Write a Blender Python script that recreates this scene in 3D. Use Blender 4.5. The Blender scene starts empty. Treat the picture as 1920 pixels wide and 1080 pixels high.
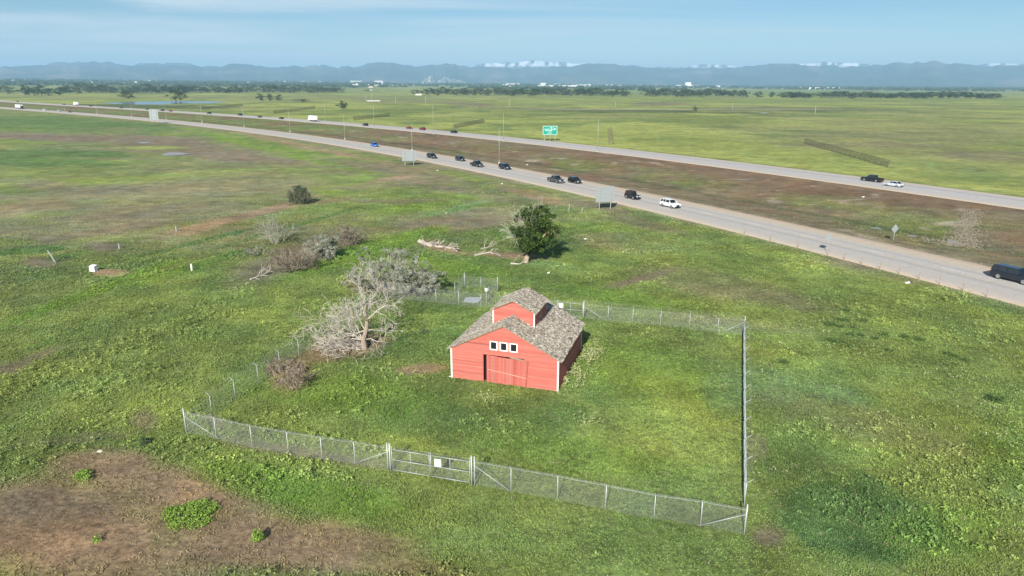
import bpy, math, random
import numpy as np
from mathutils import Vector, Matrix
random.seed(11); rng = np.random.default_rng(11)
R = math.radians
scene = bpy.context.scene
COL = scene.collection

# ------------------------------------------------------------------ camera
FPX, CAM_H = 1275.0, 26.0
PITCH = math.atan((540 - 157) / FPX); ROLL = R(0.24)
cam_d = bpy.data.cameras.new('camera'); cam = bpy.data.objects.new('camera', cam_d); COL.objects.link(cam)
cam_d.sensor_width = 36; cam_d.lens = 36 * FPX / 1920; cam_d.clip_start = 0.5; cam_d.clip_end = 120000
cam.matrix_world = Matrix.Translation((0, 0, CAM_H)) @ Matrix.Rotation(R(90) - PITCH, 4, 'X') @ Matrix.Rotation(ROLL, 4, 'Z')
scene.camera = cam

# ------------------------------------------------------------------ sky, sun, exposure
SUN_EL, SHADOW_AZ = R(31), R(75.5)            # shadows fall towards SHADOW_AZ (counter-clockwise from +X)
sdir = Vector((-math.cos(SHADOW_AZ) * math.cos(SUN_EL), -math.sin(SHADOW_AZ) * math.cos(SUN_EL), math.sin(SUN_EL)))
sun_d = bpy.data.lights.new('sun', 'SUN'); sun_d.energy = 4.6; sun_d.angle = R(0.5); sun_d.color = (1, 0.95, 0.86)
sun = bpy.data.objects.new('sun', sun_d); COL.objects.link(sun)
sun.rotation_euler = sdir.to_track_quat('Z', 'Y').to_euler(); sun.location = (0, 0, 200)
world = bpy.data.worlds.new('World'); scene.world = world; world.use_nodes = True
wn, wl = world.node_tree.nodes, world.node_tree.links
bg = wn['Background']; bg.inputs['Strength'].default_value = 0.050
sky = wn.new('ShaderNodeTexSky'); sky.sky_type = 'NISHITA'; sky.sun_disc = False
sky.sun_elevation = SUN_EL; sky.sun_rotation = math.atan2(sdir.x, sdir.y)
sky.altitude = 1600; sky.air_density = 1.0; sky.dust_density = 0.25; sky.ozone_density = 1.6
tc = wn.new('ShaderNodeTexCoord'); sp = wn.new('ShaderNodeSeparateXYZ'); wl.new(tc.outputs['Generated'], sp.inputs[0])
def wmath(op, a, b=None, c=None):
    n = wn.new('ShaderNodeMath'); n.operation = op
    for i, x in enumerate((a, b, c)):
        if x is None: continue
        if isinstance(x, (int, float)): n.inputs[i].default_value = x
        else: wl.new(x, n.inputs[i])
    return n.outputs[0]
zz = wmath('ADD', wmath('MAXIMUM', sp.outputs[2], 0.0), 0.035)
cx = wmath('DIVIDE', sp.outputs[0], zz); cy = wmath('DIVIDE', sp.outputs[1], zz)
cv = wn.new('ShaderNodeCombineXYZ'); wl.new(wmath('MULTIPLY', cx, 0.16), cv.inputs[0]); wl.new(wmath('MULTIPLY', cy, 0.30), cv.inputs[1])
cn = wn.new('ShaderNodeTexNoise'); cn.inputs['Scale'].default_value = 1.0; cn.inputs['Detail'].default_value = 7; cn.inputs['Roughness'].default_value = 0.55; cn.inputs['Distortion'].default_value = 0.6
wl.new(cv.outputs[0], cn.inputs['Vector'])
cr_ = wn.new('ShaderNodeMapRange'); cr_.inputs['From Min'].default_value = 0.40; cr_.inputs['From Max'].default_value = 0.64; cr_.interpolation_type = 'SMOOTHSTEP'
wl.new(cn.outputs[0], cr_.inputs[0])
left = wn.new('ShaderNodeMapRange'); left.inputs['From Min'].default_value = 0.75; left.inputs['From Max'].default_value = -0.45; left.inputs['To Min'].default_value = 0.15; left.inputs['To Max'].default_value = 1.0
wl.new(sp.outputs[0], left.inputs[0])                              # the thin cirrus lies mostly to the left
cf = wmath('MULTIPLY', wmath('MULTIPLY', cr_.outputs[0], left.outputs[0]), 1.0)
wmix = wn.new('ShaderNodeMix'); wmix.data_type = 'RGBA'
hs = wn.new('ShaderNodeHueSaturation'); hs.inputs['Saturation'].default_value = 1.35; wl.new(sky.outputs[0], hs.inputs['Color'])
wl.new(cf, wmix.inputs[0]); wl.new(hs.outputs[0], wmix.inputs[6]); wmix.inputs[7].default_value = (8.6, 9.7, 10.4, 1)
wl.new(wmix.outputs[2], bg.inputs['Color'])
vs = scene.view_settings
vs.view_transform = 'Standard'; vs.look = 'None'; vs.gamma = 1; vs.use_curve_mapping = False; vs.exposure = 0.75
scene.cycles.max_bounces = 6; scene.cycles.diffuse_bounces = 3; scene.cycles.volume_bounces = 1; scene.cycles.transparent_max_bounces = 8

# ------------------------------------------------------------------ helpers
TS, TC_ = math.sin(PITCH), math.cos(PITCH); RS, RC = math.sin(ROLL), math.cos(ROLL)
def sight(x, y):
    a, b = x - 960, y - 540
    u, v = (a * RC + b * RS) / FPX, (-a * RS + b * RC) / FPX
    return (u, TC_ - v * TS, -(TS + v * TC_))
def at(x, y, z=0.0):                                              # survey point on the plain
    d = sight(x, y); t = (z - CAM_H) / d[2]
    return Vector((d[0] * t, d[1] * t, z))
def elev(x, y):                                                   # azimuth and slope of a sight line
    d = sight(x, y); return math.atan2(d[0], d[1]), d[2] / math.hypot(d[0], d[1])
def rise(X, Y):                                                   # the plain climbs towards the foothills
    r = np.hypot(X, Y); az = np.arctan2(X, Y)
    c = np.clip(0.0030 - 0.0050 * az / 0.65, 0.0004, 0.0085)
    return np.clip(r - 2200, 0, None) * c
def far_at(x, y):
    d = sight(x, y); h = math.hypot(d[0], d[1])
    for r in np.arange(300, 20000, 10.0):
        X, Y = d[0] / h * r, d[1] / h * r
        if CAM_H + d[2] / h * r <= float(rise(X, Y)): break
    return Vector((X, Y, float(rise(X, Y))))
def tag(o, label=None, cat=None, group=None, kind=None):
    if label: o['label'] = label
    if cat: o['category'] = cat
    if group: o['group'] = group
    if kind: o['kind'] = kind
    return o
def empty(name, loc, rz=0.0, label=None, cat=None, group=None):
    o = bpy.data.objects.new(name, None); COL.objects.link(o); o.location = loc; o.rotation_euler = (0, 0, rz)
    o.empty_display_size = 0.5
    return tag(o, label, cat, group)
def copy_tree(o, parent=None):
    c = o.copy(); COL.objects.link(c); c.parent = parent
    for ch in list(o.children): copy_tree(ch, c)
    return c

class MB:
    def __init__(self): self.v = []; self.f = []; self.c = []; self.col = (1, 1, 1)
    def face(self, pts):
        n = len(self.v); self.v += [tuple(p) for p in pts]; self.f.append(tuple(range(n, n + len(pts)))); self.c.append(self.col)
    def poly(self, vs, fs):
        n = len(self.v); self.v += [tuple(p) for p in vs]
        for f in fs: self.f.append(tuple(n + i for i in f)); self.c.append(self.col)
    def hexa(self, b, t):                                          # bottom 4 (ccw from above), top 4
        self.poly(list(b) + list(t), [(3, 2, 1, 0), (4, 5, 6, 7), (0, 1, 5, 4), (1, 2, 6, 5), (2, 3, 7, 6), (3, 0, 4, 7)])
    def box(self, x0, y0, z0, x1, y1, z1):
        self.hexa([(x0, y0, z0), (x1, y0, z0), (x1, y1, z0), (x0, y1, z0)], [(x0, y0, z1), (x1, y0, z1), (x1, y1, z1), (x0, y1, z1)])
    def tube(self, pts, rad, n=6, caps=True):
        pts = [Vector(p) for p in pts]
        rad = [rad] * len(pts) if isinstance(rad, (int, float)) else rad
        rings = []; b = len(self.v)
        for i, p in enumerate(pts):
            d = (pts[min(i + 1, len(pts) - 1)] - pts[max(i - 1, 0)])
            d = d.normalized() if d.length > 1e-9 else Vector((0, 0, 1))
            a = d.cross(Vector((0, 0, 1)) if abs(d.z) < 0.9 else Vector((1, 0, 0))).normalized(); c = d.cross(a)
            for k in range(n):
                t = 2 * math.pi * k / n
                self.v.append(tuple(p + a * (math.cos(t) * rad[i]) + c * (math.sin(t) * rad[i])))
        for i in range(len(pts) - 1):
            for k in range(n):
                k2 = (k + 1) % n
                self.f.append((b + i * n + k, b + i * n + k2, b + (i + 1) * n + k2, b + (i + 1) * n + k)); self.c.append(self.col)
        if caps and n > 2:
            self.f.append(tuple(b + k for k in reversed(range(n)))); self.c.append(self.col)
            self.f.append(tuple(b + (len(pts) - 1) * n + k for k in range(n))); self.c.append(self.col)
    def bar(self, p, q, w, h):                                     # rectangular bar from p to q
        p, q = Vector(p), Vector(q); d = (q - p).normalized()
        a = d.cross(Vector((0, 0, 1)) if abs(d.z) < 0.9 else Vector((1, 0, 0))).normalized(); c = a.cross(d).normalized()
        o = [-a * w / 2 - c * h / 2, a * w / 2 - c * h / 2, a * w / 2 + c * h / 2, -a * w / 2 + c * h / 2]
        self.poly([p + x for x in o] + [q + x for x in o], [(3, 2, 1, 0), (4, 5, 6, 7), (0, 1, 5, 4), (1, 2, 6, 5), (2, 3, 7, 6), (3, 0, 4, 7)])
    def build(self, name, mat, parent=None, smooth=False, bevel=0, colors=False):
        m = bpy.data.meshes.new(name); m.from_pydata(self.v, [], self.f)
        if colors:
            at_ = m.color_attributes.new('Col', 'FLOAT_COLOR', 'CORNER')
            arr = np.repeat(np.array([tuple(c) + (1,) for c in self.c], np.float32), [len(f) for f in self.f], axis=0)
            at_.data.foreach_set('color', arr.ravel())
        if smooth: m.polygons.foreach_set('use_smooth', [True] * len(self.f))
        m.materials.append(mat); m.update()
        o = bpy.data.objects.new(name, m); COL.objects.link(o); o.parent = parent
        if bevel:
            b = o.modifiers.new('bevel', 'BEVEL'); b.width = bevel; b.segments = 2; b.limit_method = 'ANGLE'; b.angle_limit = R(35)
        return o

def np_mesh(name, verts, faces, mat, col=None, parent=None, smooth=False):
    """verts Nx3, faces Mxk array, col Nx3 per vertex"""
    m = bpy.data.meshes.new(name); k = faces.shape[1]
    m.vertices.add(len(verts)); m.vertices.foreach_set('co', verts.astype(np.float32).ravel())
    m.loops.add(faces.size); m.loops.foreach_set('vertex_index', faces.astype(np.int32).ravel())
    m.polygons.add(len(faces)); m.polygons.foreach_set('loop_start', np.arange(0, faces.size, k, dtype=np.int32))
    m.polygons.foreach_set('loop_total', np.full(len(faces), k, np.int32))
    if smooth: m.polygons.foreach_set('use_smooth', np.ones(len(faces), bool))
    m.update(calc_edges=True)
    if col is not None:
        a = m.color_attributes.new('Col', 'FLOAT_COLOR', 'POINT')
        a.data.foreach_set('color', np.concatenate([col, np.ones((len(col), 1))], 1).astype(np.float32).ravel())
    m.materials.append(mat)
    o = bpy.data.objects.new(name, m); COL.objects.link(o); o.parent = parent
    return o

# ---- numpy noise
def vnoise(x, y, seed):
    xi = np.floor(x).astype(np.int64); yi = np.floor(y).astype(np.int64); fx = x - xi; fy = y - yi
    fx = fx * fx * (3 - 2 * fx); fy = fy * fy * (3 - 2 * fy)
    def h(a, b):
        n = (a * 374761393 + b * 668265263 + seed * 974634557) & 0xffffffff
        n = ((n ^ (n >> 13)) * 1274126177) & 0xffffffff
        return ((n ^ (n >> 16)) & 0xffffff) / 16777215.0
    return (h(xi, yi) * (1 - fx) + h(xi + 1, yi) * fx) * (1 - fy) + (h(xi, yi + 1) * (1 - fx) + h(xi + 1, yi + 1) * fx) * fy
def fbm(x, y, seed, octv=4, rough=0.5):
    s = 0; a = 1; t = 0
    for i in range(octv):
        s = s + a * vnoise(x, y, seed + i * 17); t += a; a *= rough; x = x * 2.03 + 13.7; y = y * 2.03 + 7.1
    return s / t                                                   # 0..1
def sstep(a, b, x):
    t = np.clip((x - a) / (b - a), 0, 1); return t * t * (3 - 2 * t)

# ------------------------------------------------------------------ materials
def mat_new(name):
    m = bpy.data.materials.new(name); m.use_nodes = True
    nt = m.node_tree; return m, nt, nt.nodes, nt.links, nt.nodes['Principled BSDF']
def simple(name, col, rough=0.6, metal=0.0, var=0.12, scale=3.0, bump=0.0, spec=0.5, coat=0.0):
    m, nt, n, l, p = mat_new(name)
    p.inputs['Roughness'].default_value = rough; p.inputs['Metallic'].default_value = metal
    p.inputs['Specular IOR Level'].default_value = spec; p.inputs['Coat Weight'].default_value = coat
    t = n.new('ShaderNodeTexCoord'); ns = n.new('ShaderNodeTexNoise'); ns.inputs['Scale'].default_value = scale; ns.inputs['Detail'].default_value = 5
    l.new(t.outputs['Object'], ns.inputs['Vector'])
    mx = n.new('ShaderNodeMix'); mx.data_type = 'RGBA'
    mx.inputs[6].default_value = tuple(c * (1 - var) for c in col) + (1,); mx.inputs[7].default_value = tuple(min(1, c * (1 + var)) for c in col) + (1,)
    l.new(ns.outputs[0], mx.inputs[0]); l.new(mx.outputs[2], p.inputs['Base Color'])
    if bump:
        b = n.new('ShaderNodeBump'); b.inputs['Strength'].default_value = bump; b.inputs['Distance'].default_value = 0.02
        l.new(ns.outputs[0], b.inputs['Height']); l.new(b.outputs[0], p.inputs['Normal'])
    return m
def attr_mat(name, rough=0.8, var=0.25, scale=8.0, bump=0.0, spec=0.2, trans=0.0, stretch=(1, 1, 1)):
    """colour from the mesh's own Col attribute, varied by noise"""
    m, nt, n, l, p = mat_new(name)
    p.inputs['Roughness'].default_value = rough; p.inputs['Specular IOR Level'].default_value = spec
    a = n.new('ShaderNodeAttribute'); a.attribute_name = 'Col'
    t = n.new('ShaderNodeTexCoord'); mp = n.new('ShaderNodeMapping'); mp.inputs['Scale'].default_value = stretch
    ns = n.new('ShaderNodeTexNoise'); ns.inputs['Scale'].default_value = scale; ns.inputs['Detail'].default_value = 4
    l.new(t.outputs['Object'], mp.inputs[0]); l.new(mp.outputs[0], ns.inputs['Vector'])
    mr = n.new('ShaderNodeMapRange'); mr.inputs['From Min'].default_value = 0.25; mr.inputs['From Max'].default_value = 0.75
    mr.inputs['To Min'].default_value = 1 - var; mr.inputs['To Max'].default_value = 1 + var; l.new(ns.outputs[0], mr.inputs[0])
    mu = n.new('ShaderNodeVectorMath'); mu.operation = 'SCALE'; l.new(a.outputs['Color'], mu.inputs[0]); l.new(mr.outputs[0], mu.inputs['Scale'])
    l.new(mu.outputs[0], p.inputs['Base Color'])
    if bump:
        b = n.new('ShaderNodeBump'); b.inputs['Strength'].default_value = bump; b.inputs['Distance'].default_value = 0.02
        l.new(ns.outputs[0], b.inputs['Height']); l.new(b.outputs[0], p.inputs['Normal'])
    if trans:
        tr = n.new('ShaderNodeBsdfTranslucent'); l.new(mu.outputs[0], tr.inputs[0]); ms = n.new('ShaderNodeMixShader'); ms.inputs[0].default_value = trans
        l.new(p.outputs[0], ms.inputs[1]); l.new(tr.outputs[0], ms.inputs[2]); l.new(ms.outputs[0], n['Material Output'].inputs[0])
    return m

M = {}
M['grass'] = attr_mat('grass_blades', rough=0.7, var=0.15, scale=0.7, spec=0.1, trans=0.35)
M['leaf'] = attr_mat('leaves', rough=0.7, var=0.15, scale=0.9, spec=0.15, trans=0.2)
M['bark'] = simple('bark', (0.24, 0.19, 0.15), 0.9, var=0.3, scale=6, bump=0.5, spec=0.1)
M['dead_wood'] = simple('bleached_dead_wood', (0.47, 0.42, 0.36), 0.9, var=0.25, scale=3, spec=0.1)
M['brush'] = simple('dry_brush_twigs', (0.33, 0.26, 0.20), 0.95, var=0.3, scale=2, spec=0.05)
M['pale_twig'] = simple('pale_twigs', (0.42, 0.40, 0.33), 0.95, var=0.25, scale=2, spec=0.05)
M['paint_red'] = attr_mat('faded_red_paint', rough=0.8, var=0.17, scale=2.5, spec=0.2, stretch=(0.35, 0.35, 6))
M['white_trim'] = simple('white_paint', (0.80, 0.79, 0.75), 0.6, var=0.08, scale=4)
M['shingle'] = attr_mat('weathered_cedar_shingles', rough=0.95, var=0.22, scale=14, spec=0.1, bump=0.3)
M['old_wood'] = simple('weathered_boards', (0.30, 0.22, 0.15), 0.9, var=0.3, scale=5)
M['dark'] = simple('painted_interior_shade', (0.012, 0.012, 0.014), 0.4, var=0.3)  # near-black colour stands in for the shade inside door and windows
M['galv'] = simple('galvanised_steel', (0.44, 0.45, 0.45), 0.5, metal=0.3, var=0.08, scale=5)
M['wire'] = simple('galvanised_wire', (0.52, 0.54, 0.53), 0.5, metal=0.2, var=0.05)
M['alu'] = simple('bare_aluminium_sign_back', (0.33, 0.36, 0.37), 0.5, metal=0.2, var=0.08, scale=2)
M['pole'] = simple('pale_galvanised_pole', (0.36, 0.36, 0.335), 0.55, metal=0.1, var=0.06)
M['sign_green'] = simple('green_sign_sheeting', (0.0, 0.27, 0.19), 0.5, var=0.06)
M['sign_white'] = simple('white_sign_sheeting', (0.82, 0.82, 0.80), 0.5, var=0.04)
M['concrete'] = simple('concrete', (0.45, 0.43, 0.39), 0.9, var=0.15, scale=2)
M['tyre'] = simple('tyre_rubber', (0.018, 0.018, 0.018), 0.8, var=0.2)
M['rim'] = simple('alloy_rim', (0.45, 0.46, 0.47), 0.35, metal=0.8, var=0.1)
M['auto_glass'] = simple('tinted_glass', (0.012, 0.015, 0.018), 0.06, var=0.1, spec=0.8)
M['headlamp'] = simple('headlight_lens', (0.78, 0.80, 0.82), 0.12, var=0.05)
M['taillamp'] = simple('taillight_lens', (0.30, 0.012, 0.01), 0.2, var=0.05)
M['trim_black'] = simple('black_trim', (0.02, 0.02, 0.021), 0.6, var=0.1)
M['chrome'] = simple('chrome', (0.6, 0.6, 0.6), 0.2, metal=0.9, var=0.05)
M['soft_top'] = simple('soft_top_canvas', (0.028, 0.020, 0.020), 0.9, var=0.1)
def paint(n, c): M[n] = simple(n, c, 0.28, var=0.03, spec=0.5, coat=0.4)
paint('paint_black', (0.010, 0.011, 0.013)); paint('paint_navy', (0.011, 0.015, 0.026)); paint('paint_grey', (0.05, 0.052, 0.056)); paint('paint_white', (0.80, 0.80, 0.79))
paint('paint_blue', (0.012, 0.12, 0.50)); paint('paint_silver', (0.50, 0.54, 0.58)); paint('paint_crimson', (0.20, 0.012, 0.02))

# ------------------------------------------------------------------ road geometry (used by ground, roads, cars)
Q = math.sqrt(0.5)
class Curve:
    def __init__(self, p, u0, u1): self.p = np.array(p); self.dp = np.polyder(self.p); self.u0, self.u1 = u0, u1
    def f(self, u):
        c = np.clip(u, self.u0, self.u1); return np.polyval(self.p, c / 500) + np.polyval(self.dp, c / 500) / 500 * (u - c)
    def df(self, u): c = np.clip(u, self.u0, self.u1); return np.polyval(self.dp, c / 500) / 500
    def dist(self, X, Y):
        u = (X - Y) * Q; v = (X + Y) * Q; return (v - self.f(u)) / np.sqrt(1 + self.df(u) ** 2)
    def point(self, u, off=0.0):                                   # point at parameter u, off metres to the far side
        v = float(self.f(u)); s = float(self.df(u)); n = math.sqrt(1 + s * s)
        uu, vv = u - s / n * off, v + off / n
        return ((uu + vv) * Q, (vv - uu) * Q)
    def heading(self, u):                                          # towards the right of the photograph
        s = float(self.df(u)); return math.atan2((s - 1) * Q, (1 + s) * Q)
NEAR = Curve([-27.3688, -140.0286, -182.2944, 105.0369], -900, 10)
FAR = Curve([-24.8551, -127.5579, -165.4897, 185.5190], -1220, 0)
NW, FW = 15.6, 18.0

# ------------------------------------------------------------------ ground cover (what grows where, in metres on the plain)
PAL = {  # albedo, lushness
 'G': ((0.136, 0.172, 0.052), 0.80), 'Y': ((0.202, 0.240, 0.064), 0.70), 'D': ((0.074, 0.122, 0.042), 1.0), 'L': ((0.122, 0.180, 0.038), 1.0), 'A': ((0.36, 0.235, 0.135), 0.0),
 'B': ((0.255, 0.178, 0.112), 0.28), 'O': ((0.190, 0.176, 0.098), 0.35), 'R': ((0.186, 0.128, 0.080), 0.06), 'T': ((0.135, 0.190, 0.076), 0.75),
 'P': ((0.36, 0.30, 0.23), 0.0), 'V': ((0.172, 0.142, 0.098), 0.14), 'E': ((0.060, 0.082, 0.038), 0.5)}
BL = [  # photo x, y, half-axes, tilt (clockwise, degrees), cover, strength
 # beyond the far carriageway
 (1740, 250, 300, 26, 1, 'O', .5), (1880, 292, 150, 10, 2, 'V', .55), (1640, 272, 150, 7, 1, 'V', .45), (1330, 226, 150, 10, 0, 'G', .8), (1480, 205, 320, 5, 0, 'E', .5),
 (1150, 208, 290, 4, 1, 'E', .7), (1270, 205, 420, 1.6, 0, 'P', .45), (880, 196, 60, 5, 3, 'V', .7), (760, 190, 110, 4, 0, 'O', .6), (1240, 195, 60, 4, 0, 'V', .8), (1780, 318, 150, 14, 6, 'T', .5), (1620, 300, 90, 10, 10, 'T', .5),
 (700, 208, 130, 4, 0, 'G', .9), (1000, 225, 160, 4, 2, 'Y', .6), (560, 182, 500, 3, 0, 'O', .5), (1500, 189, 450, 4, 0, 'G', .5), (320, 172, 400, 3, 0, 'G', .8), (1500, 176, 500, 6, 0, 'T', .6),
 (1830, 335, 160, 12, 4, 'G', .6), (250, 199, 200, 3.5, 1, 'E', .8), (1250, 265, 300, 12, 6, 'Y', .5),
 # left, below the near carriageway
 (100, 228, 210, 12, 2, 'D', .6), (60, 236, 240, 14, 1, 'D', .55), (250, 236, 90, 7, 5, 'D', .7), (120, 259, 210, 8, 2, 'V', 1), (300, 268, 150, 13, 5, 'V', .95), (200, 282, 190, 6, 1, 'V', .5), (400, 292, 110, 10, 6, 'V', .9), (520, 300, 90, 8, 8, 'V', .8), (90, 288, 170, 9, 0, 'D', .85),
 (60, 305, 150, 10, 0, 'D', .8), (290, 277, 70, 4, 0, 'Y', .8), (430, 262, 130, 5, 14, 'L', .95), (560, 287, 90, 8, 15, 'L', .9), (640, 305, 90, 8, 17, 'L', .8), (440, 246, 170, 4, 12, 'B', .8),
 (85, 347, 75, 9, 0, 'V', .95), (60, 361, 75, 6, 0, 'D', .6), (60, 388, 90, 14, -8, 'B', .65), (300, 385, 340, 52, -3, 'O', .65), (420, 350, 260, 22, -4, 'O', .7), (120, 420, 200, 18, -3, 'O', .6), (250, 400, 160, 14, -5, 'V', .55), (760, 300, 60, 5, 14, 'V', .5), (260, 335, 250, 10, -4, 'Y', .35), (215, 355, 200, 12, 0, 'V', .4), (230, 428, 160, 9, -8, 'V', .7), (470, 402, 170, 10, -14, 'B', .95), (640, 372, 130, 6, -10, 'B', .6),
 (395, 448, 130, 5, -14, 'D', .8), (580, 415, 150, 5, -16, 'D', .7), (60, 470, 90, 8, -4, 'D', .9), (190, 462, 45, 12, 0, 'V', .9), (75, 492, 42, 13, 0, 'V', .9), (130, 478, 60, 8, -10, 'D', .7), (208, 512, 38, 8, 2, 'A', .9), (10, 455, 60, 8, 0, 'G', .7),
 (180, 545, 200, 10, -20, 'L', .9), (350, 505, 120, 9, -18, 'L', .8), (440, 478, 90, 6, -16, 'D', .6), (70, 668, 80, 10, -22, 'V', .7), (15, 690, 40, 14, -10, 'V', .7), (120, 630, 140, 8, -20, 'D', .5), (300, 590, 260, 60, -16, 'G', .55),
 (720, 318, 150, 9, 10, 'V', .7), (790, 345, 110, 8, 10, 'V', .65), (620, 330, 110, 7, 6, 'G', .6), (720, 360, 140, 9, -6, 'G', .8), (730, 336, 60, 5, -10, 'B', .7), (860, 412, 130, 20, -6, 'O', 1), (880, 420, 100, 14, -4, 'V', .7), (985, 360, 90, 9, 16, 'B', .85), (860, 390, 75, 7, -12, 'T', .95), (800, 385, 110, 9, -8, 'L', .6),
 (1120, 385, 75, 11, 12, 'V', .9), (1060, 345, 130, 6, 17, 'B', .7), (1210, 420, 90, 10, 12, 'V', .55), (900, 330, 130, 8, 16, 'G', .6), (960, 480, 75, 8, 5, 'B', .9), (820, 462, 60, 9, 14, 'B', .85), (690, 470, 190, 17, -16, 'L', .95), (820, 500, 160, 18, 4, 'L', .9), (1170, 455, 110, 20, 6, 'O', .55), (1195, 525, 60, 7, -14, 'V', .85), (1150, 555, 130, 14, 8, 'L', .7),
 (1020, 495, 70, 11, 8, 'T', .6), (1300, 470, 150, 26, 10, 'G', .7), (1350, 535, 180, 22, 8, 'O', .4), (1440, 560, 160, 16, 8, 'V', .35), (1400, 610, 120, 12, 6, 'O', .35),
 # right field
 (1560, 500, 200, 14, 14, 'Y', .9), (1790, 580, 240, 16, 15, 'Y', 1), (1640, 560, 260, 30, 13, 'G', .8), (1600, 680, 170, 20, 14, 'Y', .3), (1430, 720, 75, 34, 4, 'T', .7), (1560, 735, 70, 18, 16, 'T', .6), (1640, 800, 260, 34, 16, 'O', .28), (1600, 985, 150, 85, 4, 'D', .95), (1480, 860, 90, 40, 20, 'D', .35), (1880, 850, 90, 70, 20, 'L', .5), (1800, 700, 200, 60, 14, 'G', .5),
 (1440, 1010, 40, 24, 10, 'V', .8), (1415, 840, 22, 22, 0, 'O', .7), (1500, 1050, 120, 24, 0, 'G', .5), (1780, 1000, 120, 60, 0, 'L', .5),
 # the yard
 (1270, 790, 120, 95, 10, 'Y', .75), (1200, 700, 150, 50, 10, 'L', .55), (880, 800, 210, 44, 6, 'D', .50), (1090, 855, 210, 36, 8, 'L', .5), (1000, 770, 110, 26, 8, 'D', .5), (790, 693, 40, 9, -4, 'B', .8), (1360, 735, 40, 40, 0, 'T', .5), (800, 640, 90, 22, -10, 'D', .55), (640, 745, 200, 44, 6, 'L', .7), (1150, 745, 60, 20, 6, 'D', .5),
 (560, 848, 200, 14, 9, 'V', .6), (400, 790, 30, 14, 30, 'O', .8), (545, 705, 45, 40, 0, 'B', .55), (640, 655, 80, 18, -12, 'B', .8), (560, 480, 120, 26, -22, 'V', .75), (740, 540, 80, 14, 6, 'V', .8),
 # bottom left
 (130, 1010, 330, 130, 6, 'B', 1), (330, 925, 190, 62, 12, 'B', .95), (500, 1030, 250, 62, 8, 'B', .95), (190, 872, 130, 30, 0, 'B', .85), (640, 1015, 200, 40, 10, 'B', .75), (90, 950, 170, 40, 0, 'V', .7), (720, 1066, 190, 34, 6, 'B', .6), (130, 825, 120, 12, -6, 'V', .4), (270, 790, 30, 22, 0, 'V', .6),
 (480, 905, 170, 40, 12, 'L', .8), (640, 940, 190, 40, 10, 'L', .8), (370, 962, 46, 20, 0, 'L', 1), (40, 780, 120, 50, 10, 'G', .6)]
ELL = []
for (x, y, a, b, t, k, s) in BL:
    c = at(x, y); ct, st = math.cos(R(t)), math.sin(R(t))
    y1 = max(y - b, 165)
    A = (at(x + a * ct, max(y + a * st, 166)) - at(x - a * ct, max(y - a * st, 166))) / 2
    B = (at(x - b * st, y + b * ct) - at(x + b * st, max(y - b * ct, 165))) / 2
    m = np.array([[A.x, B.x], [A.y, B.y]])
    c = (at(x - b * st, y + b * ct) + at(x + b * st, max(y - b * ct, 165))) / 2
    ELL.append((c.x, c.y, np.linalg.inv(m), max(A.length, B.length), k, s))

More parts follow.
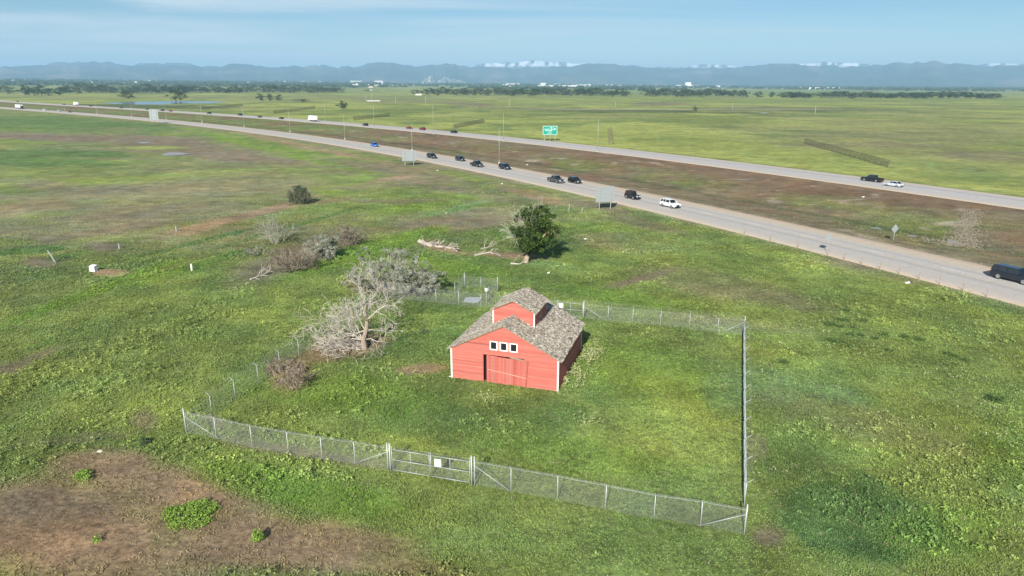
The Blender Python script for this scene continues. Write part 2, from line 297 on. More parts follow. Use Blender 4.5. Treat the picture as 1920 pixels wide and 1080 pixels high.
def cover(X, Y):
    """albedo (N,3) and lushness (N) of the ground cover"""
    n = len(X); r = np.hypot(X, Y)
    n1 = fbm(X / 34, Y / 34, 3, 4); n2 = fbm(X / 9, Y / 9, 5, 4); n3 = fbm(X / 120, Y / 120, 9, 4); n4 = fbm(X / 2.6, Y / 2.6, 21, 3)
    g = {k: np.array(v[0]) for k, v in PAL.items()}
    col = np.tile(g['G'], (n, 1)); lush = np.full(n, 0.8)
    def blend(k, w):
        nonlocal col, lush
        w = np.clip(w, 0, 1); col = col * (1 - w[:, None]) + g[k] * w[:, None]; lush = lush * (1 - w) + PAL[k][1] * w
    dn, df = NEAR.dist(X, Y), FAR.dist(X, Y)
    beyond = sstep(FW / 2 - 2, FW / 2 + 6, df)
    blend('Y', beyond * 0.95); col = col * (1 + beyond[:, None] * np.array([.36, .24, .34]))
    blend('G', beyond * sstep(0.46, 0.62, fbm(X / 60 + Y / 160, Y / 90, 31, 5)) * 0.55)
    blend('O', beyond * sstep(0.52, 0.70, fbm(X / 150, Y / 150, 37, 5)) * 0.38)
    blend('O', sstep(1800, 6000, r) * 0.55)
    blend('D', sstep(0.56, 0.70, n1) * 0.55); blend('Y', sstep(0.55, 0.72, n2) * 0.40 * (1 - beyond)); blend('O', sstep(0.56, 0.70, n3) * 0.28 * (1 - beyond))
    su, sv = (X - Y) * Q, (X + Y) * Q                              # thin bare streaks in the rough field short of the highway
    rough_f = sstep(95, 150, r) * (dn < -NW / 2) * sstep(60, -20, X - 0.05 * Y)
    blend('V', rough_f * sstep(0.50, 0.64, fbm(X / 38, Y / 11, 67, 5, 0.6)) * 0.55); blend('O', rough_f * sstep(0.50, 0.64, fbm(X / 60, Y / 20, 69, 5, 0.6)) * 0.35); blend('L', rough_f * sstep(0.55, 0.66, fbm(X / 50, Y / 13, 70, 5, 0.6)) * 0.6)
    wx = fbm(X / 22, Y / 22, 41, 5, 0.6) - 0.5; w2 = fbm(X / 3.5, Y / 3.5, 43, 4, 0.6) - 0.5
    for (cx_, cy_, im, rad, k, s) in ELL:
        idx = np.nonzero(np.abs(X - cx_) + np.abs(Y - cy_) < rad * 3.2)[0]
        if not len(idx): continue
        dx, dy = X[idx] - cx_, Y[idx] - cy_
        e = np.sqrt((im[0, 0] * dx + im[0, 1] * dy) ** 2 + (im[1, 0] * dx + im[1, 1] * dy) ** 2)
        e = e + wx[idx] * 1.1 + w2[idx] * 0.55
        w = s * (1 - sstep(0.74 if k == 'D' else 0.55 if k not in 'BV' else 0.42, 1.06 if k == 'D' else 1.15 if k not in 'BV' else 1.30, e))
        full = np.zeros(n); full[idx] = w; blend(k, full)
    # the median between the carriageways and the road verges
    med = (dn > NW / 2 - 3) & (df < -FW / 2 + 3)
    wm = np.where(med, 1.0, 0.0); span = np.maximum(dn - df, 1); fr = np.clip(dn / span, 0, 1)
    blend('R', wm)
    nm = fbm(X / 20, Y / 20, 51, 5, 0.6)
    blend('O', wm * sstep(0.42, 0.62, nm + 0.30 * (1 - fr) - 0.12) * 0.55)
    u = (X - Y) * Q
    blend('G', wm * np.exp(-((fr - 0.42 + 0.15 * (n1 - .5)) / 0.16) ** 2) * sstep(0.40, 0.58, fbm(X / 30, Y / 30, 53, 4)) * 0.75)
    blend('G', wm * sstep(-300, -380, u) * sstep(0.36, 0.55, nm) * 0.8)
    blend('E', wm * np.exp(-((fr - 0.33 + 0.03 * (n2 - .5)) / 0.022) ** 2) * 0.55)
    blend('P', wm * sstep(0.72, 0.80, fbm(X / 7, Y / 7, 57, 4)) * 0.6)
    vn = np.exp(-((np.clip(-dn - NW / 2, 0, None)) / 5.0) ** 2) * (dn < 0)
    blend('G', vn * 0.7); blend('V', vn * sstep(0.45, 0.65, n2 + 0.25 * (u < -130)) * 0.8)
    v2 = np.exp(-np.abs(np.abs(dn) - NW / 2) / 1.3); blend('P', v2 * 0.55 * (np.abs(dn) < NW / 2 + 5))
    lush = np.where(np.abs(dn) < NW / 2 + 0.6, 0, lush); lush = np.where(np.abs(df) < FW / 2 + 0.6, 0, lush)
    col = col * (1 + .22 * (sstep(110, 190, r) * (dn < -NW / 2))[:, None])
    amp = np.where(r < 900, 1.0, 0.6)
    tone = 1 + amp * (0.55 * (n4 - 0.5) + 0.35 * (n2 - 0.5))
    col = col * tone[:, None] * (1 + .16 * lush[:, None])
    hue = (fbm(X / 5, Y / 5, 61, 3) - 0.5) * 0.5
    col = col * np.stack([1 + hue * 0.55, 1 + hue * 0.1, 1 - hue * 0.4], 1)
    return np.clip(col, 0.008, 0.9), np.clip(lush, 0, 1)

def ground_z(X, Y):
    dn, df = NEAR.dist(X, Y), FAR.dist(X, Y)
    span = np.maximum(dn - df, 1); fr = np.clip(dn / span, 0, 1)
    med = (dn > NW / 2) & (df < -FW / 2)
    z = np.where(med, -1.0 * np.exp(-((fr - 0.33) / 0.16) ** 2) * sstep(NW / 2, NW / 2 + 6, dn) * sstep(FW / 2, FW / 2 + 6, -df), 0)
    away = np.clip((np.abs(dn) - NW / 2) / 6, 0, 1) * np.clip((np.abs(df) - FW / 2) / 6, 0, 1)
    z = z + away * ((fbm(X / 14, Y / 14, 71, 3) - 0.5) * 0.24 + (fbm(X / 2.2, Y / 2.2, 73, 2) - 0.5) * 0.10)
    return z + rise(X, Y)

# ------------------------------------------------------------------ ground sheet
def ground_material():
    m, nt, n, l, p = mat_new('prairie_ground')
    p.inputs['Roughness'].default_value = 0.95; p.inputs['Specular IOR Level'].default_value = 0.05
    a = n.new('ShaderNodeAttribute'); a.attribute_name = 'Col'
    g = n.new('ShaderNodeNewGeometry')
    def noise(scale, det, stretch=(1, 1, 1), rot=0.0, rough=0.6):
        mp = n.new('ShaderNodeMapping'); mp.inputs['Scale'].default_value = stretch; mp.inputs['Rotation'].default_value = (0, 0, rot)
        ns = n.new('ShaderNodeTexNoise'); ns.inputs['Scale'].default_value = scale; ns.inputs['Detail'].default_value = det; ns.inputs['Roughness'].default_value = rough
        l.new(g.outputs['Position'], mp.inputs[0]); l.new(mp.outputs[0], ns.inputs['Vector']); return ns.outputs[0]
    def rangef(x, lo, hi, a0=0.3, a1=0.7):
        mr = n.new('ShaderNodeMapRange'); mr.inputs['From Min'].default_value = a0; mr.inputs['From Max'].default_value = a1
        mr.inputs['To Min'].default_value = lo; mr.inputs['To Max'].default_value = hi; l.new(x, mr.inputs[0]); return mr.outputs[0]
    def mul(x, y):
        q = n.new('ShaderNodeMath'); q.operation = 'MULTIPLY'; l.new(x, q.inputs[0]); l.new(y, q.inputs[1]); return q.outputs[0]
    fine = noise(2.4, 6, rough=0.75); mid = noise(0.35, 5); streak = noise(0.16, 4, (1, 3.2, 1), R(-35)); big = noise(0.03, 5, (0.6, 1.6, 1))
    k = mul(mul(rangef(fine, 0.45, 1.58), rangef(mid, 0.80, 1.20)), mul(rangef(streak, 0.86, 1.14), rangef(big, 0.86, 1.14)))
    mu = n.new('ShaderNodeVectorMath'); mu.operation = 'SCALE'; l.new(a.outputs['Color'], mu.inputs[0]); l.new(k, mu.inputs['Scale'])
    l.new(mu.outputs[0], p.inputs['Base Color'])
    b = n.new('ShaderNodeBump'); b.inputs['Strength'].default_value = 0.8; b.inputs['Distance'].default_value = 0.25
    l.new(noise(1.1, 6, rough=0.65), b.inputs['Height']); l.new(b.outputs[0], p.inputs['Normal'])
    return m
def make_ground():
    az = np.concatenate([np.linspace(-math.pi, -0.90, 36)[:-1], np.linspace(-0.90, 0.90, 640), np.linspace(0.90, math.pi, 36)[1:-1]])
    rad = [10.0]
    while rad[-1] < 24000:
        r = rad[-1]; rad.append(r * (1.0055 if r < 320 else 1.0085 if r < 3000 else 1.05))
    rad = np.array(rad)
    A, RR = np.meshgrid(az, rad); X = (np.sin(A) * RR).ravel(); Y = (np.cos(A) * RR).ravel()
    Z = ground_z(X, Y); col, lush = cover(X, Y)
    na, nr = len(az), len(rad)
    i, j = np.meshgrid(np.arange(nr - 1), np.arange(na), indexing='ij'); j2 = (j + 1) % na
    F = np.stack([i * na + j, (i + 1) * na + j, (i + 1) * na + j2, i * na + j2], -1).reshape(-1, 4)[:, ::-1]
    V = np.stack([X, Y, Z], 1)
    hub = np.stack([np.array([0., 0., 0.])]); V = np.concatenate([V, hub]); col = np.concatenate([col, col[:1]])
    o = np_mesh('ground', V, F, ground_material(), col, smooth=True)
    tag(o, kind='structure')
    c = MB(); c.poly([(0, 0, 0.0)] + [(math.sin(t) * 10.2, math.cos(t) * 10.2, -0.02) for t in np.linspace(0, 2 * math.pi, 25)[:-1]], [(0, 1 + (k + 1) % 24, 1 + k) for k in range(24)])
    c.col = PAL['G'][0]; c.c = [PAL['G'][0]] * len(c.f)
    tag(c.build('ground_centre', o.data.materials[0], colors=True), kind='structure')
make_ground()

# ------------------------------------------------------------------ carriageways
def road_material(name, stops, streak_cols):
    m, nt, n, l, p = mat_new(name); p.inputs['Roughness'].default_value = 0.85; p.inputs['Specular IOR Level'].default_value = 0.2
    a = n.new('ShaderNodeAttribute'); a.attribute_name = 'Col'      # red = across, green = along (km)
    s = n.new('ShaderNodeSeparateColor'); l.new(a.outputs['Color'], s.inputs[0])
    g = n.new('ShaderNodeNewGeometry')
    ns = n.new('ShaderNodeTexNoise'); ns.inputs['Scale'].default_value = 0.35; ns.inputs['Detail'].default_value = 6; l.new(g.outputs['Position'], ns.inputs['Vector'])
    wob = n.new('ShaderNodeMath'); wob.operation = 'MULTIPLY_ADD'; wob.inputs[1].default_value = 0.07; wob.inputs[2].default_value = -0.035; l.new(ns.outputs[0], wob.inputs[0])
    ad = n.new('ShaderNodeMath'); ad.operation = 'ADD'; l.new(s.outputs[0], ad.inputs[0]); l.new(wob.outputs[0], ad.inputs[1])
    cr = n.new('ShaderNodeValToRGB'); e = cr.color_ramp.elements
    for k, (pos, c) in enumerate(stops):
        el = e[k] if k < 2 else e.new(pos)
        el.position = pos; el.color = tuple(c) + (1,)
    l.new(ad.outputs[0], cr.inputs[0])
    n2 = n.new('ShaderNodeTexNoise'); n2.inputs['Scale'].default_value = 1.6; n2.inputs['Detail'].default_value = 7; n2.inputs['Roughness'].default_value = 0.7; l.new(g.outputs['Position'], n2.inputs['Vector'])
    mr = n.new('ShaderNodeMapRange'); mr.inputs['From Min'].default_value = 0.3; mr.inputs['From Max'].default_value = 0.7; mr.inputs['To Min'].default_value = 0.90; mr.inputs['To Max'].default_value = 1.10; l.new(n2.outputs[0], mr.inputs[0])
    # slab joints every 5 m
    wv = n.new('ShaderNodeMath'); wv.operation = 'MULTIPLY'; wv.inputs[1].default_value = 200.0; l.new(s.outputs[1], wv.inputs[0])
    frc = n.new('ShaderNodeMath'); frc.operation = 'FRACT'; l.new(wv.outputs[0], frc.inputs[0])
    lt = n.new('ShaderNodeMath'); lt.operation = 'LESS_THAN'; lt.inputs[1].default_value = 0.03; l.new(frc.outputs[0], lt.inputs[0])
    jm = n.new('ShaderNodeMath'); jm.operation = 'MULTIPLY_ADD'; jm.inputs[1].default_value = -0.12; jm.inputs[2].default_value = 1.0; l.new(lt.outputs[0], jm.inputs[0])
    mm = n.new('ShaderNodeMath'); mm.operation = 'MULTIPLY'; l.new(mr.outputs[0], mm.inputs[0]); l.new(jm.outputs[0], mm.inputs[1])
    mu = n.new('ShaderNodeVectorMath'); mu.operation = 'SCALE'; l.new(cr.outputs[0], mu.inputs[0]); l.new(mm.outputs[0], mu.inputs['Scale'])
    l.new(mu.outputs[0], p.inputs['Base Color'])
    return m
def road_strip(name, curve, o0, o1, z, mat, u0, u1, rail=0.25, step=4.0, nx=8):
    us = np.arange(u0, u1 + step, step); V = []; C = []; along = 0; last = None
    for u in us:
        c = curve.point(u)
        if last is not None: along += math.hypot(c[0] - last[0], c[1] - last[1])
        last = c
        prof = [(o0 - rail * 2.5, -z - 0.1, 0)] + [(o0 + (o1 - o0) * k / nx, 0, k / nx) for k in range(nx + 1)] + [(o1 + rail * 2.5, -z - 0.1, 1)]
        for off, dz, a in prof:
            x, y = curve.point(u, off); V.append((x, y, z + dz + float(rise(x, y)))); C.append((a, along / 1000, 0))
    w = nx + 3; F = [(i * w + k, (i + 1) * w + k, (i + 1) * w + k + 1, i * w + k + 1) for i in range(len(us) - 1) for k in range(w - 1)]
    return tag(np_mesh(name, np.array(V), np.array(F), mat, np.array(C)), kind='structure')
tan, gry, drk = (0.52, 0.415, 0.305), (0.455, 0.412, 0.36), (0.36, 0.335, 0.305)
near_m = road_material('worn_concrete_road', [(0.0, tan), (0.07, (0.47, 0.42, 0.37)), (0.16, gry), (0.36, (0.43, 0.405, 0.38)), (0.42, drk), (0.47, gry), (0.60, (0.45, 0.42, 0.395)), (0.64, (0.37, 0.355, 0.34)), (0.70, gry), (0.80, (0.475, 0.41, 0.33)), (0.90, tan), (1.0, (0.50, 0.39, 0.29))], None)
far_m = road_material('grey_concrete_road', [(0.0, tan), (0.08, (0.47, 0.425, 0.375)), (0.30, (0.45, 0.42, 0.395)), (0.60, (0.44, 0.415, 0.395)), (0.68, (0.345, 0.33, 0.32)), (0.74, (0.43, 0.405, 0.385)), (0.88, (0.475, 0.42, 0.36)), (1.0, tan)], None)
road_strip('road', NEAR, -NW / 2, NW / 2, 0.10, near_m, -2200, 140)
road_strip('road', FAR, -FW / 2, FW / 2, 0.10, far_m, -2600, 120)
def dashes(curve, off, u0, u1, name):
    b = MB(); u = u0
    while u < u1:
        P = [curve.point(u, off - 0.09), curve.point(u + 3.2, off - 0.09), curve.point(u + 3.2, off + 0.09), curve.point(u, off + 0.09)]
        b.face([(x, y, 0.106) for x, y in P]); u += 12.2
    return tag(b.build(name, simple('lane_paint', (0.70, 0.69, 0.66), 0.7, var=0.15, scale=1.5)), kind='structure')
dashes(NEAR, 0.8, -500, 120, 'lane_markings'); dashes(FAR, 0.3, -500, 110, 'lane_markings')
def edge_line(curve, off, u0, u1, name, c):
    b = MB(); us = np.arange(u0, u1, 5.0)
    for a, d in zip(us[:-1], us[1:]):
        b.face([(*curve.point(a, off - 0.07), 0.106), (*curve.point(d, off - 0.07), 0.106), (*curve.point(d, off + 0.07), 0.106), (*curve.point(a, off + 0.07), 0.106)])
    return tag(b.build(name, simple('edge_paint_' + name, c, 0.8, var=0.25, scale=0.6)), kind='structure')
edge_line(NEAR, -2.9, -420, 120, 'edge_line', (0.47, 0.455, 0.43)); edge_line(FAR, -4.2, -420, 110, 'edge_line', (0.50, 0.47, 0.43))

# ------------------------------------------------------------------ mountains
def range_mesh(name, sky_pts, r0, rm, r1, mat, rough, seed, colf, nr=34, na=620):
    E = [elev(x, y) for x, y in sky_pts]; ea = np.array([e[0] for e in E]); es = np.array([e[1] for e in E])
    az = np.linspace(-0.86, 0.86, na); rr = np.concatenate([np.linspace(r0, rm, nr - 8)[:-1], np.linspace(rm, r1, 9)])
    A, RR = np.meshgrid(az, rr); X, Y = np.sin(A) * RR, np.cos(A) * RR
    top = CAM_H + np.interp(A, ea, es) * rm
    t = np.clip((RR - r0) / (rm - r0), 0, 1); back = np.clip((RR - rm) / (r1 - rm), 0, 1)
    rid = 1 - np.abs(2 * fbm(X / 1300, Y / 1300, seed, 5, 0.55) - 1)
    sil = (0.75 - np.abs(2 * fbm(A * 46, A * 0 + 3, seed + 5, 6, 0.58) - 1) * 1.6) * rough * .55
    shape = t ** 0.85 * (0.45 + 0.55 * t) * (1 - (1 - t) * 1.0 * (1 - rid)) * (1 - 0.7 * back)
    Z = np.maximum(rise(X, Y) * 0.9, 0) * (1 - t) + (top + sil) * shape
    Z[0] -= 60; Z[-1] -= 300
    col = colf(A, RR, Z, t, rid)
    n = len(rr); i, j = np.meshgrid(np.arange(n - 1), np.arange(na - 1), indexing='ij')
    F = np.stack([i * na + j, i * na + j + 1, (i + 1) * na + j + 1, (i + 1) * na + j], -1).reshape(-1, 4)
    return tag(np_mesh(name, np.stack([X.ravel(), Y.ravel(), Z.ravel()], 1), F, mat, col.reshape(-1, 3), smooth=True), kind='structure')
M['mount'] = attr_mat('forested_slopes', rough=1, var=0.35, scale=0.0012, spec=0.0)
def c_forest(A, RR, Z, t, rid):
    k = fbm(A * 60, RR / 750, 91, 4)[..., None]; k2 = sstep(0.60, 0.75, fbm(A * 30, RR / 1500, 95, 4))[..., None]
    c = np.array((0.070, 0.090, 0.080)) * (0.6 + 0.8 * k); return c * (1 - k2) + np.array((0.15, 0.135, 0.12)) * k2
def c_snow(A, RR, Z, t, rid):
    k = np.clip(sstep(330, 390, Z) * sstep(0.38, 0.58, fbm(A * 190, RR / 300, 97, 5)), 0, 1)[..., None]
    return np.array((0.07, 0.075, 0.08)) * (1 - k) + np.array((0.80, 0.82, 0.85)) * k
range_mesh('foothills', [(-600, 132), (-200, 127), (0, 129), (60, 127), (120, 125), (200, 127), (300, 126), (400, 127), (440, 123), (520, 128), (600, 125), (660, 127), (700, 119.5), (730, 120), (780, 126), (830, 119.5), (850, 121), (880, 126), (930, 130), (1000, 130), (1070, 127), (1120, 119), (1140, 120), (1180, 127), (1230, 131), (1300, 131), (1370, 128), (1420, 124), (1480, 122), (1540, 125), (1620, 125), (1680, 121), (1750, 118), (1790, 122), (1850, 127), (1920, 127), (2300, 126)],
           8400, 11500, 12600, M['mount'], 80, 81, c_forest)
range_mesh('mountains', [(-600, 134), (0, 128), (60, 127), (100, 121), (150, 117.5), (200, 118), (250, 122), (300, 121), (330, 119.5), (380, 124), (500, 130), (900, 131), (1000, 127), (1300, 131), (2300, 135)], 11800, 13200, 14200, M['mount'], 80, 83, c_forest)
range_mesh('snowy_mountains', [(-600, 140), (700, 138), (860, 128), (880, 124), (900, 123), (920, 117.5), (960, 118), (985, 115.5), (1005, 114.5), (1030, 116.5), (1060, 118.5), (1088, 119.5), (1110, 123), (1150, 121), (1180, 122), (1220, 127), (1290, 127), (1310, 123), (1340, 123), (1368, 124.5), (1400, 127), (1470, 124.5), (1500, 120), (1540, 118.5), (1580, 118.5), (1625, 121), (1660, 126), (1790, 125), (1820, 121.3), (1860, 121.3), (1920, 122), (2000, 125), (2300, 130)],
           13300, 15000, 16200, attr_mat('snow_slopes', rough=0.9, var=0.1, scale=0.002, spec=0.1), 60, 87, c_snow)

# ------------------------------------------------------------------ barn
k = 26 / 30.0
BA = R(-16.9); BX = Vector((math.cos(BA), math.sin(BA), 0)); BY = Vector((-math.sin(BA), math.cos(BA), 0))
BO = at(846.7, 707.8)
W, D, HE, HA = 10.08, 10.15, 2.96, 5.58
barn = empty('barn', BO, BA, 'weathered red wooden barn with a grey shingle roof and a raised gabled cupola', 'barn')
red = np.array((0.47, 0.128, 0.100))
def board_col():
    s = random.gauss(1, 0.075); f = random.random()
    c = red * s
    if f < 0.16: c = c * 0.80 + np.array((0.055, 0.05, 0.042))
    elif f > .93: c = c * .80
    return tuple(np.clip(c, 0, 1))
def clap(mb, p0, ux, nrm, spans, z0, z1, out=0.02):
    """one lap board: spans are (a0,a1,b0,b1) lower and upper extents along ux"""
    for (a0, a1, b0, b1) in spans:
        if a1 - a0 < 0.01 and b1 - b0 < 0.01: continue
        lo, hi = p0 + Vector((0, 0, z0)), p0 + Vector((0, 0, z1))
        A, B = lo + ux * a0 + nrm * out, lo + ux * a1 + nrm * out; C, E = hi + ux * b1 + nrm * 0.003, hi + ux * b0 + nrm * 0.003
        A2, B2, C2, E2 = lo + ux * a0 - nrm * .06, lo + ux * a1 - nrm * .06, hi + ux * b1 - nrm * .06, hi + ux * b0 - nrm * .06
        mb.col = board_col()
        mb.poly([A, B, C, E, A2, B2, C2, E2], [(0, 1, 2, 3), (1, 0, 4, 5), (0, 3, 7, 4), (2, 1, 5, 6)])
def cut(spans, holes, z0, z1):
    for (h0, h1, hz0, hz1) in holes:
        if z1 <= hz0 + 1e-6 or z0 >= hz1 - 1e-6: continue
        new = []
        for (a0, a1, b0, b1) in spans:
            if h1 <= min(a0, b0) or h0 >= max(a1, b1): new.append((a0, a1, b0, b1)); continue
            if h0 > min(a0, b0): new.append((a0, min(h0, a1), b0, min(h0, b1)))
            if h1 < max(a1, b1): new.append((max(h1, a0), a1, max(h1, b0), b1))
        spans = new
    return spans
def wall_rows(mb, p0, ux, nrm, width, zlo, eave, apex, holes, step=0.145):
    z = zlo; zs = sorted(set([h[2] for h in holes] + [h[3] for h in holes] + [eave]))
    def ext(zz):
        if zz <= eave or apex is None: return 0.0, width
        f = (zz - eave) / (apex - eave) * width / 2; return f, width - f
    top = apex if apex else eave
    while z < top - 1e-4:
        z1 = min(z + step, top)
        for q in zs:
            if z + 0.02 < q < z1 - 0.001: z1 = q; break
        a, b = ext(z), ext(z1)
        clap(mb, p0, ux, nrm, cut([(a[0], a[1], b[0], b[1])], holes, z, z1), z, z1); z = z1
X_, Y_, O_ = Vector((1, 0, 0)), Vector((0, 1, 0)), Vector((0, 0, 0))
WINS = [(3.86, 4.37, 3.33, 3.98), (4.80, 5.31, 3.33, 3.98), (5.72, 6.24, 3.33, 3.98)]
DOOR = (3.16, 6.95, -0.4, 2.72)
wb = MB()
wall_rows(wb, O_, X_, -Y_, W, -0.4, HE, HA, WINS + [DOOR])
wall_rows(wb, Vector((0, D, 0)), X_, Y_, W, -0.4, HE, HA, [])
wall_rows(wb, O_, Y_, -X_, D, -0.4, HE, None, [])
wall_rows(wb, Vector((W, 0, 0)), Y_, X_, D, -0.4, HE, None, [])
wb.build('wall', M['paint_red'], barn, colors=True)
it = MB(); it.box(0.08, 0.09, -0.4, W - 0.08, D - 0.09, -0.05); it.build('floor', M['old_wood'], barn)
for (x, y, sx, sy) in ((0, 0, 1, 1), (W, 0, -1, 1), (0, D, 1, -1), (W, D, -1, -1)):
    t = MB(); x0, x1 = sorted((x - sx * .035, x + sx * .115)); y0, y1 = sorted((y - sy * .035, y - sy * .002)); t.box(x0, y0, -0.3, x1, y1, HE - 0.05)
    y0, y1 = sorted((y - sy * .001, y + sy * .115)); x0, x1 = sorted((x - sx * .035, x - sx * .002)); t.box(x0, y0, -0.3, x1, y1, HE - 0.05)
    t.build('corner_trim', M['white_trim'], barn)
def shingle_slope(mb, eL, eR, rL, rR, n_out, row=0.14, wid=0.145):
    """eave-left/right to ridge-left/right: overlapping split shingles with uneven butts"""
    L = ((rL - eL).length + (rR - eR).length) / 2; rows = int(L / row)
    for i in range(rows + 1):
        t0, t1 = i / (rows + 1), min(1.0, (i + 1.55) / (rows + 1))
        a, b = eL.lerp(rL, t0), eR.lerp(rR, t0); c, d = eL.lerp(rL, t1), eR.lerp(rR, t1)
        s = -random.random() * 0.5 * wid / (b - a).length; Wd = (b - a).length; base = random.gauss(1, 0.05)
        while s < 1:
            w = random.uniform(0.5, 1.5) * wid / Wd; g = 0.012 / Wd
            s0, s1 = max(s, 0), min(s + w - g, 1)
            if s1 - s0 > 0.02 / Wd and random.random() > 0.006:
                jit = random.uniform(-0.03, 0.03) / L; up = n_out * random.uniform(0.018, 0.040)
                q = lambda u, t, o: eL.lerp(eR, u).lerp(rL.lerp(rR, u), min(max(t, -0.004), 1)) + o
                p1, p2, p3, p4 = q(s0, t0 + jit, up), q(s1, t0 + jit * random.uniform(.6, 1.3), up), q(s1, t1, n_out * .004), q(s0, t1, n_out * .004)
                v = max(0.35, random.gauss(1.0, 0.22)) * base; tint = random.random()
                cc = np.array((0.34, 0.295, 0.240)) if tint < .62 else np.array((0.225, 0.19, 0.145)) if tint < .82 else np.array((0.55, 0.49, 0.41)) if tint < .94 else np.array((0.11, 0.098, 0.085))
                if random.random() < 0.14: cc = cc * np.array((0.94, 1.0, 0.88))
                mb.col = tuple(np.clip(cc * v * 1.18, 0.03, 0.75))
                mb.poly([p1, p2, p3, p4, p1 - up * .95, p2 - up * .95], [(0, 1, 2, 3), (1, 0, 4, 5), (0, 3, 4), (2, 1, 5)])
            s += w
def gable_roof(name, x0, x1, xm, ze, zr, y0, y1, parent, lap=0.28, notch=None, th=0.07):
    sl = (zr - ze) / (xm - x0)
    ex0, ex1, zE = x0 - lap, x1 + lap, ze - sl * lap
    deck = MB(); o = Vector((0, 0, th))
    for (e, s) in ((ex0, -1), (ex1, 1)):
        P = [Vector((e, y0, zE)), Vector((xm, y0, zr)), Vector((xm, y1, zr)), Vector((e, y1, zE))]
        if s > 0: P = [P[3], P[2], P[1], P[0]]
        deck.hexa([P[0], P[1], P[2], P[3]][::-1], [p + o for p in P][::-1])
    dk = deck.build(name, M['old_wood'], parent)
    sh = MB(); u = Vector((0, 0, th + 0.004))
    nl, nr_ = Vector((-sl, 0, 1)).normalized(), Vector((sl, 0, 1)).normalized()
    g = 0.03
    shingle_slope(sh, Vector((ex0 - g, y1 + g, zE - sl * g)) + u, Vector((ex0 - g, y0 - g, zE - sl * g)) + u, Vector((xm, y1 + g, zr)) + u, Vector((xm, y0 - g, zr)) + u, nl)
    shingle_slope(sh, Vector((ex1 + g, y0 - g, zE - sl * g)) + u, Vector((ex1 + g, y1 + g, zE - sl * g)) + u, Vector((xm, y0 - g, zr)) + u, Vector((xm, y1 + g, zr)) + u, nr_)
    sh.build('shingles', M['shingle'], dk, colors=True)
    return dk
roof = gable_roof('roof', 0, W, W / 2, HE, HA, -0.16, D + 0.22, barn, lap=0.30)
for s, ya, yb_ in ((-1, -.16, 2.9), (1, -.16, 2.9), (-1, 7.5, D + .2), (1, 7.5, D + .2)):
    rc = MB(); y = ya
    while y < yb_:
        rc.col = tuple(np.array((0.36, 0.33, 0.28)) * random.uniform(.7, 1.2)); l = .3
        rc.poly([(W / 2, y, HA + .135), (W / 2, y + l - .01, HA + .135), (W / 2 + s * .16, y + l - .01, HA + .052), (W / 2 + s * .16, y, HA + .052)], [(0, 1, 2, 3)] if s < 0 else [(3, 2, 1, 0)])
        y += l
    rc.build('ridge_cap', M['shingle'], roof, colors=True)
# cupola
cx0, cx1, cy0, cy1, cze, czr, cxm = 3.05, 7.04, 3.03, 7.35, 6.03, 6.98, 5.045
cm = MB(); rs = (HA - HE) / (W / 2)
def cup_front(mb, y, nrm):
    z = HA - rs * (cx1 - cxm) - 0.1
    while z < czr - 1e-4:
        z1 = min(z + 0.13, czr)
        if z < cze - 0.02 < z1: z1 = cze
        def ext(q):
            f = max(0.0, (q - cze) / (czr - cze)) * (cx1 - cx0) / 2
            h = max(0.0, min(1, (HA - 0.1 - q) / (HA - 0.1)))
            return cx0 + f, cx1 - f
        a, b = ext(z), ext(z1)
        clap(mb, Vector((0, y, 0)), X_, nrm, [(a[0], a[1], b[0], b[1])], z, z1, 0.016); z = z1
cup_front(cm, cy0, -Y_); cup_front(cm, cy1, Y_)
CW = (4.55, 5.15, 5.0, 5.68)
for x, n in ((cx0, -X_), (cx1, X_)):
    z = HA - rs * (cx1 - cxm) - 0.15
    while z < cze - 1e-4:
        z1 = min(z + 0.13, cze); clap(cm, Vector((x, cy0, 0)), Y_, n, cut([(0, cy1 - cy0, 0, cy1 - cy0)], [(1.9, 2.45, 5.0, 5.7)], z, z1), z, z1, 0.016); z = z1
cup = cm.build('cupola', M['paint_red'], barn, colors=True)
gable_roof('roof', cx0, cx1, cxm, cze, czr, cy0 - 0.20, cy1 + 0.22, cup, lap=0.20, th=0.06)
for x, s in ((cx0, 1), (cx1, -1)):
    t = MB(); a, b = sorted((x - s * .03, x + s * .085)); t.box(a, cy0 - .03, HA - rs * abs(x - cxm) + .04, b, cy0 - .002, cze - 0.03)
    a, b = sorted((x - s * .03, x - s * .002)); t.box(a, cy0 - .001, HA - rs * abs(x - cxm) + .04, b, cy0 + .085, cze - 0.03)
    t.build('corner_trim', M['white_trim'], cup)
t = MB(); xw = cx1 + .002
for a in ((4.90, 5.00, 4.93, 5.70), (5.48, 5.00, 5.51, 5.70), (4.93, 4.97, 5.48, 5.00), (4.93, 5.70, 5.48, 5.73)): t.box(xw, a[0], a[1], xw + .03, a[2], a[3])
cwn = t.build('window', M['white_trim'], cup)
t = MB(); t.box(cx1 - .05, 4.92, 5.0, cx1 - .03, 5.50, 5.71); t.build('pane', M['dark'], cup)
